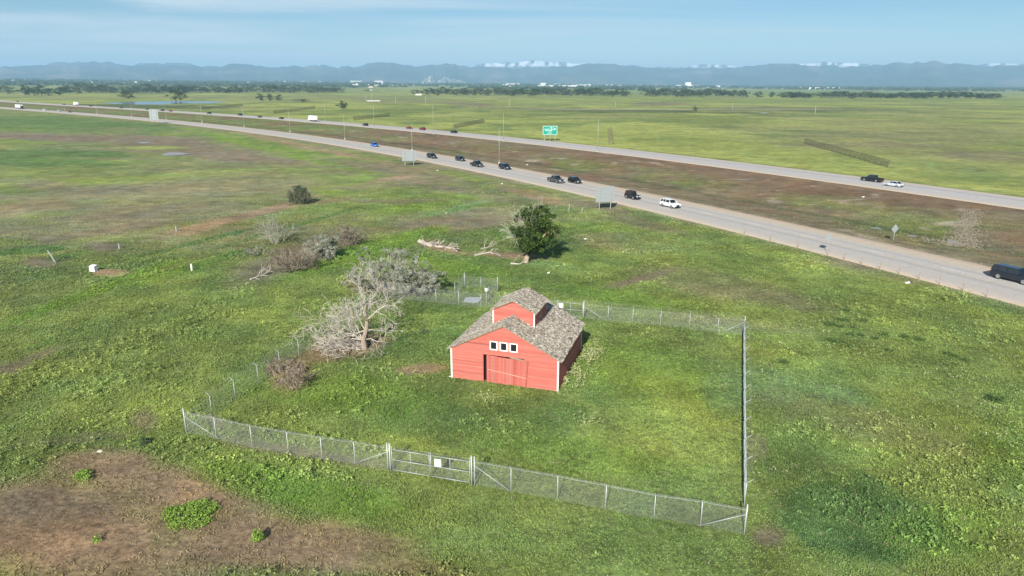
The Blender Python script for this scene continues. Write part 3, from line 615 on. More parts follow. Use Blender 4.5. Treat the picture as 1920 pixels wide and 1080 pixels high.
# the front window band: three openings in one white frame, pale panels between
for i, (a, b, c, d) in enumerate(WINS):
    f = MB(); x0 = 3.75 if i == 0 else a - .1; x1 = 6.35 if i == 2 else b + .1
    f.box(x0, -0.05, c - .1, x1, -.022, c); f.box(x0, -0.05, d, x1, -.022, d + .1); f.box(x0, -.05, c, a, -.022, d); f.box(b, -.05, c, x1, -.022, d)
    w_ = f.build('window', M['white_trim'], barn)
    p_ = MB(); p_.box(a - .02, 0.02, c - .02, b + .02, 0.04, d + .02); p_.build('pane', M['dark'], w_)
M['pale_panel'] = simple('faded_pink_panel', (0.50, 0.27, 0.22), 0.8, var=0.15, scale=5)
for a, b in ((4.475, 4.695), (5.415, 5.615)):
    p_ = MB(); p_.box(a, -.040, 3.235, b, -.022, 4.075); p_.build('window_panel', M['pale_panel'], barn)
# sliding door: vertical boards, sagging, dark gap at its left side and above its right end
dm = MB(); x = 3.47
while x < 7.30:
    w_ = min(random.uniform(.15, .21), 7.33 - x); f = (x - 3.47) / 3.83
    zt = 2.70 - 0.115 * f - (random.uniform(0, .05) if f > .25 else 0); sk = -0.20 * f ** 2
    dm.col = tuple(np.array(board_col()) * random.uniform(.97, 1.05)); yb = -.085 - random.uniform(0, .012)
    dm.hexa([(x + sk, yb, -.35), (x + w_ - .008 + sk, yb, -.35), (x + w_ - .008 + sk, -.05, -.35), (x + sk, -.05, -.35)], [(x, yb, zt), (x + w_ - .008, yb, zt), (x + w_ - .008, -.05, zt), (x, -.05, zt)])
    x += w_
door = dm.build('door', M['paint_red'], barn, colors=True)
r_ = MB(); r_.col = (0.55, 0.28, 0.22); r_.bar((3.55, -.115, 1.34), (7.22, -.115, 0.92), .03, .07); r_.build('rail', M['paint_red'], door, colors=True)  # paler than the door: the batten's lit top edge put into the colour
r_ = MB(); r_.col = (0.40, 0.10, 0.08); r_.bar((7.31, -.10, 2.55), (7.12, -.10, -.3), .05, .06); r_.build('edge_board', M['paint_red'], door, colors=True)
t = MB(); t.bar((5.65, -.10, 2.735), (6.95, -.10, 2.60), .05, .12); t.build('door_track', M['old_wood'], barn)
t = MB(); t.box(3.08, -.05, -.35, 3.155, -.022, 2.75); t.col = (0.38, 0.10, 0.078); t.c = [(0.38, 0.10, 0.078)] * len(t.f); t.build('door_jamb', M['paint_red'], barn, colors=True)
t = MB(); t.box(3.0, 0.35, -.4, 7.1, 0.39, 2.9); t.build('interior_shade_sheet', M['dark'], barn)  # added black sheet: shade of the interior painted behind the door gap
t = MB(); t.box(-.22, -.13, .12, -.038, -.06, .17); t.build('loose_board', M['white_trim'], barn)

# ------------------------------------------------------------------ chain link fencing
def mesh_panel(mb, p, q, z0, z1, pitch=0.078, r=0.0026):
    p, q = Vector(p), Vector(q); d = (q - p); L = d.length; d.normalize(); n = Vector((-d.y, d.x, 0)); h = z1 - z0
    def pt(s, z, o): return p + d * s + Vector((0, 0, z0 + z)) + n * o
    step = pitch * 1.4142
    for sgn in (1, -1):
        s = -h
        while s < L + h:
            s0, s1 = (s, s + h); za, zb = (0, h) if sgn > 0 else (h, 0)
            if s0 < 0: f = -s0 / h; za = za + (zb - za) * f; s0 = 0
            if s1 > L and s1 > s0:
                f = (L - s) / h; zb = (0 + h * f) if sgn > 0 else (h - h * f); s1 = L
            if s1 - s0 > 0.02: mb.tube([pt(s0, za, sgn * r), pt(s1, zb, sgn * r)], r, 3, caps=False)
            s += step
def fence_run(name, label, pts, cat='fence', arms=None, tall=(), braces=(), h=1.75, gap=0.03, barbs=True, group=None, wires=True):
    """pts: post feet; arms: outward direction; tall: indices of terminal posts; braces: (i, j)"""
    pts = [Vector(p) for p in pts]; o = pts[0]
    root = empty(name, o, 0, label, cat, group); L = [p - o for p in pts]
    for i, p in enumerate(L):
        m = MB(); t = i in tall; hh = (h + 0.42) if t else h + 0.04; rr = 0.048 if t else 0.03
        m.tube([p + Vector((0, 0, -.4)), p + Vector((0, 0, hh))], rr, 8)
        if arms is not None and not t: m.tube([p + Vector((0, 0, h + .02)), p + Vector((0, 0, h + .06)) + arms * .03, p + arms * .36 + Vector((0, 0, h + .36))], .02, 5)
        m.build('post', M['galv'], root, smooth=True)
    fab = MB(); bw = MB()
    for a, b in zip(L[:-1], L[1:]):
        mesh_panel(fab, a, b, gap, h)
        bw.tube([a + Vector((0, 0, h)), b + Vector((0, 0, h))], .006, 4)
        if barbs and arms is not None:
            for kk in (.12, .24, .35):
                oo = arms * kk + Vector((0, 0, h + kk)); bw.tube([a + oo, (a + b) / 2 + oo - Vector((0, 0, .015)), b + oo], .0035, 3, caps=False)
    fab.build('chain_link_mesh', M['wire'], root)
    bw.build('wire_strands', M['wire'], root)
    for (i, s, ln) in braces:                                      # from high on post i down towards s, ln metres away
        d = (L[s] - L[i]).normalized(); m = MB(); m.tube([L[i] + Vector((0, 0, h * .84)), L[i] + d * ln + Vector((0, 0, 0.05))], .024, 6); m.build('brace', M['galv'], root, smooth=True)
    return root
FN = Vector((math.sin(R(-17.2)), -math.cos(R(-17.2)), 0)); FN = Vector((math.cos(R(-107.2)), math.sin(R(-107.2)), 0))
RN = Vector((math.cos(R(-17.8)), math.sin(R(-17.8)), 0))
fr_px = [(350, 813), (406, 823), (473, 839), (541, 851), (604, 862), (666, 871), (728, 882)]
fence_run('chain_link_fence', 'chain link fence along the front of the barn yard, left of the front gate', [at(*p) for p in fr_px], arms=FN, tall=(0, 6), braces=((0, 1, 3.0), (6, 5, 2.7)), group='chain link fencing around the barn yard')
fr2 = [(890, 909), (958, 922), (1045, 938), (1135, 956), (1226, 975), (1313, 988), (1395, 1004)]
fence_run('chain_link_fence', 'chain link fence along the front of the barn yard, right of the front gate', [at(*p) for p in fr2], arms=FN, tall=(0, 6), braces=((0, 1, 2.5), (6, 5, 2.7)), group='chain link fencing around the barn yard')
c0, c1 = at(1395, 1004), at(1394, 628); nseg = 12
fence_run('chain_link_fence', 'chain link fence running away from the lens along the right of the barn yard', [c0.lerp(c1, i / nseg) for i in range(nseg + 1)][1:], arms=RN, tall=(nseg - 1,), group='chain link fencing around the barn yard')
bk = [(1345, 626), (1292, 617), (1238, 611.5), (1186, 607), (1140, 602), (1094, 597)]
fence_run('chain_link_fence', 'chain link fence along the back of the barn yard, right of the back gate', [at(1394, 628)] + [at(*p) for p in bk], arms=-FN, tall=(6,), braces=((0, 1, 2.6), (6, 5, 2.6)), group='chain link fencing around the barn yard')
bd = (at(1094, 597) - at(1394, 628)).normalized(); g0 = at(1094, 597)
lf0 = at(350, 813); ld = Vector((math.cos(R(75.4)), math.sin(R(75.4)), 0))
lf = [lf0 + ld * s for s in (0, 3.0, 6.0, 9.3, 12.7, 16.0, 19.3, 22.7, 26.0, 29.3, 32.6, 35.8)]
fence_run('chain_link_fence', 'chain link fence along the left of the barn yard, passing behind the big dead tree', lf[1:], arms=Vector((math.cos(R(165.4)), math.sin(R(165.4)), 0)), tall=(10,), group='chain link fencing around the barn yard')
tr = MB(); tr_end = (lf[1] - lf[0])
b2 = [g0 + bd * s for s in (6.6, 9.8, 12.6, 15.5, 18.5)] + [lf[-1]]
fence_run('chain_link_fence', 'chain link fence along the back of the barn yard, left of the barn', b2, arms=-FN, tall=(0, 5), braces=((5, 4, 2.7),), group='chain link fencing around the barn yard')
M_front_short = fence_run('chain_link_fence', 'short end bay of chain link fence at the front left yard corner', [lf[0] + ld * 0.1, lf[1] - ld * 0.02], arms=None, h=1.7, group='chain link fencing around the barn yard')
def gate_leaf(name, label, p, q, h=1.72, z0=0.12, sign=None, group=None, mid=0.5, two_posts=True):
    p, q = Vector(p), Vector(q); d = (q - p); L = d.length; az = math.atan2(d.y, d.x)
    root = empty(name, p, az, label, 'gate', group); r = .026
    f = MB(); f.tube([(0, 0, z0), (0, 0, h)], r, 7); f.tube([(L, 0, z0), (L, 0, h)], r, 7)
    for z in (z0, z0 + (h - z0) * mid, h): f.tube([(0, 0, z), (L, 0, z)], r, 7)
    f.tube([(L * .5, 0, z0), (L * .5, 0, h)], r * .8, 6); f.build('frame', M['galv'], root, smooth=True)
    m = MB(); mesh_panel(m, (0, .03, 0), (L, .03, 0), z0, h); m.build('chain_link_mesh', M['wire'], root)
    b = MB(); 
    for z in (h + .10, h + .20): b.tube([(0, 0, z), (L, 0, z)], .004, 3)
    b.tube([(0, 0, h), (0, 0, h + .25)], r * .9, 6); b.tube([(L, 0, h), (L, 0, h + .25)], r * .9, 6); b.build('barbed_wire', M['wire'], root)
    if sign:
        s = MB(); s.box(sign[0], -.05, sign[1], sign[0] + sign[2], -.035, sign[1] + sign[3]); s.build('sign', M['sign_white'], root)
    return root
ga, gb, gc_ = at(733, 883), at(806, 895), at(884, 908)
mid = (ga + gc_) / 2; gd = (gc_ - ga).normalized()
gate_leaf('gate', 'left leaf of the front chain link gate, without a sign', ga + gd * .12, mid - gd * .05, group='gate leaves')
gate_leaf('gate', 'right leaf of the front chain link gate, carrying a white sign', mid + gd * .05, gc_ - gd * .12, sign=(.30, .98, .48, .56), group='gate leaves')
def gate_post(label, p, h=2.15):
    m = MB(); m.tube([Vector((0, 0, -.4)), Vector((0, 0, h))], .06, 9); m.tube([Vector((0, 0, h)), Vector((0, 0, h + .05))], [.068, .02], 9)
    o = m.build('gate_post', M['galv'], None, smooth=True); o.location = p; return tag(o, label, 'gate post', 'gate posts')
gate_post('thick steel gate post at the left end of the front gate', ga - gd * .02); gate_post('thick steel gate post at the right end of the front gate', gc_ + gd * .02)
h0, h1 = g0 + bd * .12, g0 + bd * 3.1; h2 = g0 + bd * 6.4
gate_leaf('gate', 'right leaf of the back chain link gate, with a small grey sign', h1 - bd * .05, h0, sign=(.12, 1.05, .50, .55), group='gate leaves')
gate_leaf('gate', 'left leaf of the back chain link gate, half hidden by the barn roof', h2, h1 + bd * .05, group='gate leaves')
gate_post('thick steel gate post at the right end of the back gate', g0 + bd * .02, 2.05)
# small pen behind the back fence, left of the barn
pa, pb = at(871, 540), at(933, 548); pc, pd_ = pa + FN * 3.4, pb + FN * 3.6
fence_run('chain_link_pen', 'small chain link pen standing behind the back fence, left of the cupola', [pc, pa, (pa + pb) / 2, pb, pd_], cat='pen', tall=(1, 3), h=1.7)
pm = at(912, 569)
root = empty('pole_mounted_box', pm, BA, 'small white box on a steel post by the back fence, left of the barn', 'box')
m = MB(); m.tube([(0, 0, -.3), (0, 0, 1.75)], .04, 8); m.build('post', M['galv'], root)
m = MB(); m.box(-.16, -.09, 1.60, .16, .09, 1.92); m.box(-.19, -.12, 1.92, .19, .12, 1.96); m.build('box', M['sign_white'], root, bevel=.01)
sl = at(885, 566); root = empty('metal_hatch', sl, R(-4), 'flat pale grey metal hatch lying by the back fence, left of the barn', 'hatch')
m = MB(); m.hexa([(-1.1, -.55, .10), (.95, -.55, .16), (1.1, .6, .42), (-.85, .6, .38)], [(-1.1, -.55, .14), (.95, -.55, .20), (1.1, .6, .46), (-.85, .6, .42)]); m.build('lid', M['alu'], root, bevel=.01)
m = MB(); m.box(-.8, -.45, -.2, .85, .45, .10); m.build('kerb', M['concrete'], root)

# ------------------------------------------------------------------ trees, shrubs, dead wood
def branch(segs, tips, p, d, L, r, depth, spread, droop=0.0, kids=4, wig=0.25, minr=0.006, taper=0.6):
    n = 3 if depth else 2; pts = [p.copy()]; rad = [r]; q = p.copy(); dd = d.normalized()
    for i in range(n):
        dd = (dd + Vector((random.gauss(0, wig), random.gauss(0, wig), random.gauss(0, wig) - droop))).normalized()
        q = q + dd * L / n; pts.append(q.copy()); rad.append(max(minr, r * (1 - (1 - taper) * (i + 1) / n)))
    segs.append((pts, rad))
    if depth == 0: tips.append(q.copy()); return
    for kk in range(kids):
        t = random.uniform(.35, 1.0) if kk else 1.0; i = min(int(t * n), n - 1); b = pts[i].lerp(pts[i + 1], t * n - i)
        ax = Vector((random.gauss(0, 1), random.gauss(0, 1), random.gauss(0, .7))); ax = (ax - dd * ax.dot(dd)).normalized()
        nd = (dd * random.uniform(.5, 1) + ax * spread * random.uniform(.6, 1.2)).normalized()
        branch(segs, tips, b, nd, L * random.uniform(.50, .82), max(minr, rad[i + 1] * .72), depth - 1, spread, droop, kids, wig, minr, taper)
def wood_mb(segs, nside=4):
    m = MB()
    for pts, rad in segs: m.tube(pts, rad, nside if rad[0] > .03 else 3, caps=False)
    return m
def leaf_cloud(centres, radii, n_each, size, cols, seed, flat=0.8):
    """leaf-sized quads scattered through blobs; returns verts, faces, colours"""
    g = np.random.default_rng(seed); C = np.repeat(np.asarray(centres), n_each, 0); RR = np.repeat(np.asarray(radii), n_each)
    N = len(C); d = g.normal(size=(N, 3)); d /= np.linalg.norm(d, axis=1)[:, None]; rr = RR * g.random(N) ** 0.45
    P = C + d * rr[:, None] * np.array([1, 1, flat])
    nrm = d * 0.6 + g.normal(size=(N, 3)) * 0.7 + np.array([0, 0, .35]); nrm /= np.linalg.norm(nrm, axis=1)[:, None]
    a = np.cross(nrm, g.normal(size=(N, 3))); a /= np.linalg.norm(a, axis=1)[:, None]; b = np.cross(nrm, a)
    s = size * g.uniform(.6, 1.4, N)[:, None]
    V = np.stack([P - a * s, P + b * s * .55, P + a * s, P - b * s * .55], 1).reshape(-1, 3)
    F = np.arange(4 * N).reshape(-1, 4)
    cl = np.asarray(cols); blobc = g.integers(0, len(cl), len(centres)); base = cl[np.repeat(blobc, n_each)] * g.uniform(.7, 1.3, N)[:, None]
    return V, F, np.repeat(base, 4, 0)

# the live tree
T0 = at(985, 492); live = empty('tree', T0, 0, 'leafy green tree with a leaning pale trunk, its left side dead and bare', 'tree')
segs, tips = [], []
tk = [Vector((0, 0, -.3)), Vector((.25, .1, .9)), Vector((.75, .15, 1.9)), Vector((1.3, .1, 3.0))]
segs.append((tk, [.46, .38, .34, .28]))
for kk in range(7):
    a = kk * .95; branch(segs, tips, tk[-1] - Vector((.1, 0, .3)), Vector((math.cos(a) * .7 + .25, math.sin(a) * .7, .9)), 2.8, .15, 2, .7, kids=3)
wood_mb(segs, 7).build('trunk', simple('pale_bark', (0.36, 0.28, 0.20), .9, var=.3, scale=5, bump=.4), live, smooth=True)
cr_c, cr_r = [], []
for i in range(125):
    a = random.uniform(0, 6.28); u = random.random() ** .55; h = random.uniform(-1, 1)
    rad = math.sqrt(max(0, 1 - h * h * .8)); cr_c.append((1.55 + math.cos(a) * 3.7 * u * rad + .3 * h, math.sin(a) * 3.1 * u * rad, 5.25 + h * 3.1)); cr_r.append(random.uniform(.40, 1.0))
for q in ((-.9, -.6, 3.1), (3.9, .2, 3.0), (4.2, -.4, 3.4), (.2, -1.5, 2.5), (2.3, -.8, 2.2), (1.3, 0, 8.0), (.9, .3, 8.4)): cr_c.append(q); cr_r.append(.7)
V, F, Cc = leaf_cloud(cr_c, cr_r, 130, .13, [(.052, .092, .022), (.066, .110, .024), (.042, .078, .020), (.080, .128, .026)], 3)
np_mesh('crown', V, F, M['leaf'], Cc, live)
segs, tips = [], []
for d, L in (((-.75, .2, 1.0), 2.6), ((-.5, .3, 1.3), 3.0), ((-.95, .0, .75), 2.4), ((-.3, .2, 1.5), 3.2), ((-.6, -.2, 1.2), 2.8)):
    branch(segs, tips, tk[3] + Vector((-.25, 0, .2)), Vector(d), L, .08, 3, .38, kids=4, wig=.15, minr=.015)
wood_mb(segs).build('dead_branches', M['pale_twig'], live)

# the big dead tree in the yard
T1 = at(684, 655); dead = empty('dead_tree', T1, 0, 'large bleached dead tree with bare tangled branches, leaning by the left fence', 'tree')
segs, tips = [], []
tk = [Vector((0, 0, -.3)), Vector((-.12, .1, 1.0)), Vector((.22, .2, 2.0)), Vector((.30, .5, 3.0))]
segs.append((tk, [.36, .26, .21, .17])); segs.append(([tk[3], Vector((.1, .5, 4.0)), Vector((.3, .7, 4.8))], [.19, .12, .07]))
for d, L, b, r in (((.75, .0, .9), 2.6, 3, .15), ((1.0, .3, .45), 2.6, 3, .12), ((.1, .3, 1.2), 2.6, 3, .15), ((-.45, .3, 1.1), 2.2, 3, .13), ((-.95, .2, .5), 1.9, 2, .12), ((.5, .5, 1.1), 2.4, 3, .13), ((1, -.1, .1), 2.4, 1, .09), ((.9, -.3, .25), 2.0, 2, .10)):
    branch(segs, tips, tk[b].copy(), Vector(d), L * .95, r * .62, 4, .70, kids=3, wig=.30, minr=.014, taper=.5)
for d, L, b, r in (((-1, .1, .6), 2.6, 1, .12), ((-1, -.1, .35), 2.8, 1, .13), ((-.8, .4, .75), 2.6, 1, .12), ((-1, .25, .2), 2.6, 0, .10), ((-.9, -.35, .5), 2.2, 1, .1), ((-1, .0, .45), 3.1, 1, .12), ((-1, .5, .35), 3.0, 1, .11), ((-.8, .2, .6), 2.4, 1, .11), ((-1, .3, .3), 3.2, 1, .10), ((-.9, .6, .4), 2.8, 1, .11), ((-1, -.2, .15), 3.0, 1, .11), ((-.6, .5, .7), 2.0, 2, .10), ((-1, .1, .25), 3.2, 0, .11)):
    branch(segs, tips, tk[b] + Vector((-.1, 0, 0)), Vector(d), L * 1.0, r * .62, 4, .58, droop=.0, kids=3, wig=.28, minr=.014, taper=.5)
segs = [(p, r) for p, r in segs if min(q.z for q in p) > -.5]
wood_mb(segs[:2], 8).build('trunk', simple('grey_brown_bark', (0.30, 0.235, 0.185), .95, var=.35, scale=5, bump=.5), dead)
wood_mb(segs[2:], 6).build('branches', M['dead_wood'], dead)
segs, tips = [], []
for i in range(70):
    a = random.uniform(-.5, .5); b = Vector((random.uniform(-3.4, -.1), random.uniform(-.7, .9), random.uniform(.1, .55)))
    branch(segs, tips, b, Vector((-1, random.uniform(-.45, .45), random.uniform(-.05, .12))), random.uniform(1.0, 2.2), random.uniform(.02, .06), 1, .4, kids=3, minr=.012)
o = wood_mb(segs).build('fallen_branches', M['dead_wood']); o.location = T1; tag(o, 'heap of fallen pale branches on the ground at the left foot of the dead tree', 'branches')

def shrub(name, label, cat, px, w, h, kind, seed, depth=None, group=None, n=26):
    """bushes: woody stems plus (for leafy kinds) scattered leaves"""
    random.seed(seed); p = at(*px); root = empty(name, p, 0, label, cat, group); segs, tips = [], []; dp = depth or w * .8
    for i in range(n):
        a = random.uniform(0, 6.28); u = random.random() ** .5
        b = Vector((math.cos(a) * w * .30 * u, math.sin(a) * dp * .30 * u, 0)); d = Vector((math.cos(a) * u * w * .45, math.sin(a) * u * dp * .45, h * .75))
        branch(segs, tips, b, d, h * random.uniform(.5, .75), .03, 2, .55, kids=3, wig=.2, minr=.012 if kind != 'bare' else .015)
    mt = {'bare': M['brush'], 'pale': M['pale_twig'], 'olive': M['pale_twig'], 'green': M['bark'], 'mix': M['brush']}[kind]
    st = wood_mb(segs).build('stems', mt, root)
    cols = {'olive': [(.28, .29, .21), (.34, .345, .27), (.20, .23, .145), (.38, .385, .32)], 'green': [(.09, .13, .07), (.13, .17, .095), (.17, .20, .13)], 'mix': [(.20, .165, .125), (.17, .16, .11), (.25, .21, .165)], 'pale': [(.25, .24, .18), (.20, .21, .14)], 'bare': [(.20, .155, .12), (.24, .19, .15)]}[kind]
    cnt = {'olive': 85, 'green': 60, 'mix': 26, 'pale': 7, 'bare': 3}[kind]
    tp = np.array([tuple(t) for t in tips]); g = np.random.default_rng(seed)
    if kind in ('olive', 'green', 'mix'):
        m_ = 190 if kind == 'green' else 70; a = g.uniform(0, 6.28, m_); uu = g.random(m_) ** .5; ex = np.stack([np.cos(a) * w * .46 * uu, np.sin(a) * dp * .46 * uu, h * (.12 + .80 * g.random(m_) * np.sqrt(np.clip(1 - uu ** 2 * .75, 0, 1)))], 1); tp = ex if kind == 'green' else np.concatenate([tp[g.permutation(len(tp))[:90]], ex])
    V, F, Cc = leaf_cloud(tp, np.full(len(tp), .36), cnt, .085, cols, seed)
    ok = V.reshape(-1, 4, 3)[:, :, 2].min(1) > -.05; F = F[ok]
    np_mesh('leaves', V, F, M['leaf'], Cc, root)
    return root
shrub('shrub', 'wide grey-green leafy shrub behind the dead tree, left of a silvery one', 'shrub', (724, 541), 5.8, 3.9, 'olive', 5, group='shrubs left of the barn', n=34)
shrub('shrub', 'silvery grey leafy shrub at the back fence, nearest to the barn', 'shrub', (778, 551), 4.4, 3.4, 'olive', 6, group='shrubs left of the barn')
shrub('shrub', 'dense brown-grey bush in the row beyond the fence, biggest and lowest left', 'shrub', (552, 506), 5.2, 2.6, 'mix', 7, group='shrubs in the row beyond the left fence', n=40)
shrub('shrub', 'grey-green leafy shrub in the middle of the row beyond the left fence', 'shrub', (606, 485), 3.6, 2.5, 'olive', 8, group='shrubs in the row beyond the left fence')
shrub('shrub', 'grey shrub with bare twigs at the right end of the row beyond the left fence', 'shrub', (657, 459), 4.2, 2.6, 'mix', 9, group='shrubs in the row beyond the left fence')
shrub('shrub', 'pale bare twiggy shrub standing behind the brown-grey bush', 'shrub', (518, 456), 3.6, 3.6, 'pale', 10, group='shrubs in the row beyond the left fence')
shrub('shrub', 'low spread of pale dead twigs left of the brown-grey bush', 'shrub', (487, 478), 4.6, 1.3, 'pale', 12, group='shrubs in the row beyond the left fence', n=12)
shrub('shrub', 'round dark grey-green shrub standing alone by a brown strip of field', 'shrub', (562, 382), 5.6, 4.6, 'green', 11)
shrub('dry_bush', 'dry brown twiggy bush inside the left fence, in front of the dead tree', 'bush', (553, 730), 1.9, 1.7, 'bare', 13, n=17)
shrub('dry_bush', 'faint tan dead weed patch against the left fence beside the dry brown bush', 'bush', (533, 705), 2.6, 1.3, 'bare', 14, n=16)
# ridge of dead wood and logs
def log_pile(label, pxs, seed, r=.16, extra=10, cat='log'):
    random.seed(seed); P = [at(*q) for q in pxs]; o = P[0]; m = MB(); L = [p - o for p in P]
    pts = [L[0] + Vector((0, 0, r * .8))] + [p + Vector((0, 0, r * .6 + random.uniform(0, .12))) for p in L[1:]]
    m.tube(pts, [r * (1.2 - .8 * i / (len(pts) - 1)) for i in range(len(pts))], 8)
    segs, tips = [], []
    for i in range(extra):
        t = random.uniform(.1, 1) * (len(pts) - 1); j = min(int(t), len(pts) - 2); b = pts[j].lerp(pts[j + 1], t - j); d = (pts[j + 1] - pts[j]).normalized()
        branch(segs, tips, b, d + Vector((random.gauss(0, .6), random.gauss(0, .6), random.uniform(0, .6))), random.uniform(.6, 1.6), r * .4, 1, .5, kids=3, minr=.02)
    for p, q in segs: m.tube(p, q, 4, caps=False)
    ob = m.build('fallen_log', M['dead_wood']); ob.location = o; return tag(ob, label, cat, 'fallen logs beyond the yard')
log_pile('long pale fallen log with broken branches, left of the leafy tree', [(786, 455), (806, 462), (832, 466), (862, 471)], 21, .28, 26)
log_pile('thin grey fallen log lying in bare earth in front of the leafy tree', [(890, 480), (915, 476), (936, 479)], 22, .14, 8)
log_pile('short pale broken log lying just left of the leafy tree', [(902, 468), (922, 464)], 23, .13, 6)
log_pile('crooked pale branch lying at the foot of the leafy tree', [(958, 495), (972, 497), (983, 494)], 24, .12, 3)
log_pile('grey dead log at the left end of the shrub row beyond the fence', [(470, 525), (490, 518), (512, 511)], 25, .12, 14)
random.seed(77)
# weed clumps standing in the bare earth, bottom left
def weed(label, px, w, h, n, seed, cat='weed', cols=None):
    g = np.random.default_rng(seed); p = at(*px); N = n
    a = g.uniform(0, 6.28, N); u = g.random(N) ** .5; hz = h * (1 - .55 * u ** 2) * (.6 + .6 * fbm(np.cos(a) * u * w * 2.2 + seed, np.sin(a) * u * w * 2.2, seed, 3))
    c = np.stack([np.cos(a) * u * w / 2, np.sin(a) * u * w / 2, hz * g.random(N) ** .6 + .03], 1); c = c[fbm(c[:, 0] * 1.6 + seed, c[:, 1] * 1.6, seed, 3) + .25 * (.7 - u) > .44]
    V, F, Cc = leaf_cloud(c, np.full(len(c), .13), 5, .055, cols or [(.24, .37, .07), (.29, .42, .08), (.19, .31, .06)], seed)
    o = np_mesh('weed_clump', V, F, M['leaf'], Cc); o.location = p; return tag(o, label, cat, 'weed clumps in the bare earth')
weed('largest bright green weed clump in the bare earth, bottom left', (362, 968), 3.2, .42, 800, 31)
weed('smaller bright green weed clump touching the left of the largest clump', (323, 962), 1.4, .32, 240, 32)
weed('small upright green weed with a long shadow, right in the bare earth', (483, 1012), .75, .85, 300, 33)
weed('small dark green weed low in the bare earth, nearest the bottom edge', (187, 1012), .7, .5, 180, 34)
weed('small dull green weed in the bare earth above the one nearest the bottom edge', (195, 970), .6, .5, 140, 35)
weed('low green weed pair in the bare earth below the white stone', (160, 896), 1.5, .5, 260, 36)
weed('dark leafy weed at the edge of the grass right of the white stone', (268, 834), 1.0, .6, 220, 37, cols=[(.07, .12, .05), (.12, .17, .08)])
weed('broad-leaved pale plant standing between the dead tree and the barn', (793, 627), 1.0, .8, 160, 38, cols=[(.22, .28, .16), (.12, .19, .06)])
st = MB(); st.hexa([(-.22, -.15, -.05), (.20, -.17, -.05), (.24, .12, -.05), (-.2, .16, -.05)], [(-.18, -.1, .14), (.16, -.12, .12), (.17, .08, .16), (-.15, .1, .17)])
o = st.build('stone', simple('pale_stone', (.55, .48, .40), .9), bevel=.03); o.location = at(188, 848); tag(o, 'pale flat stone at the top edge of the bare earth, bottom left', 'stone')

# ------------------------------------------------------------------ vehicles
def wheel(parent, x, y, r, w, side):
    m = MB(); n = 16
    prof = [(r * .70, -w / 2), (r * .93, -w / 2), (r, -w / 2 + .03), (r, w / 2 - .03), (r * .93, w / 2), (r * .70, w / 2)]
    vs, fs = [], []
    for k in range(n):
        t = 2 * math.pi * k / n
        for (q, o) in prof: vs.append((x + math.cos(t) * q, y + o, r + math.sin(t) * q))
    P = len(prof)
    for k in range(n):
        for j in range(P - 1): fs.append((k * P + j, k * P + j + 1, ((k + 1) % n) * P + j + 1, ((k + 1) % n) * P + j))
    m.poly(vs, fs); wl_ = m.build('wheel', M['tyre'], parent, smooth=True)
    m = MB(); yo = y + side * (w / 2 - .02); vs = [(x, yo, r)] + [(x + math.cos(2 * math.pi * k / n) * r * .70, yo, r + math.sin(2 * math.pi * k / n) * r * .70) for k in range(n)]
    m.poly(vs, [(0, 1 + k, 1 + (k + 1) % n) if side < 0 else (0, 1 + (k + 1) % n, 1 + k) for k in range(n)]); m.build('rim', M['rim'], wl_)
def hull(m, st, w):
    """st: (x, z_bottom, z_top, width factor)"""
    rings = []
    for x, zb, zt, f in st:
        h = w / 2 * f; a = .06; rings.append([(x, -h * .94, zb), (x, -h, zb + .16), (x, -h, zt - a * 1.6), (x, -h + a * 1.3, zt), (x, h - a * 1.3, zt), (x, h, zt - a * 1.6), (x, h, zb + .16), (x, h * .94, zb)])
    vs = [p for r in rings for p in r]; n = 8; fs = []
    for i in range(len(rings) - 1):
        for k in range(n): fs.append((i * n + k, (i + 1) * n + k, (i + 1) * n + (k + 1) % n, i * n + (k + 1) % n))
    fs.append(tuple(range(n))); fs.append(tuple((len(rings) - 1) * n + k for k in reversed(range(n))))
    m.poly(vs, fs)
SPEC = {  # length, width, wheel radius, belt z, roof z, cabin x: windscreen base, roof front, roof rear, rear base; hood z, nose z, tail z
 'suv': (4.95, 1.98, .38, 1.10, 1.76, (1.02, .38, -1.95, -2.32), 1.10, .98, 1.08), 'big': (5.6, 2.05, .41, 1.20, 1.92, (1.22, .62, -2.45, -2.70), 1.22, 1.10, 1.15),
 'crossover': (4.5, 1.86, .35, 1.02, 1.65, (.95, .25, -1.60, -2.12), 1.00, .86, 1.00), 'pickup': (5.85, 2.02, .41, 1.18, 1.90, (1.10, .50, -.95, -1.10), 1.18, 1.08, .98),
 'sedan': (4.85, 1.86, .33, .92, 1.45, (1.00, .20, -1.05, -1.85), .93, .76, .96), 'jeep': (4.2, 1.88, .42, 1.12, 1.85, (.45, .28, -1.75, -1.92), 1.12, 1.05, 1.10)}
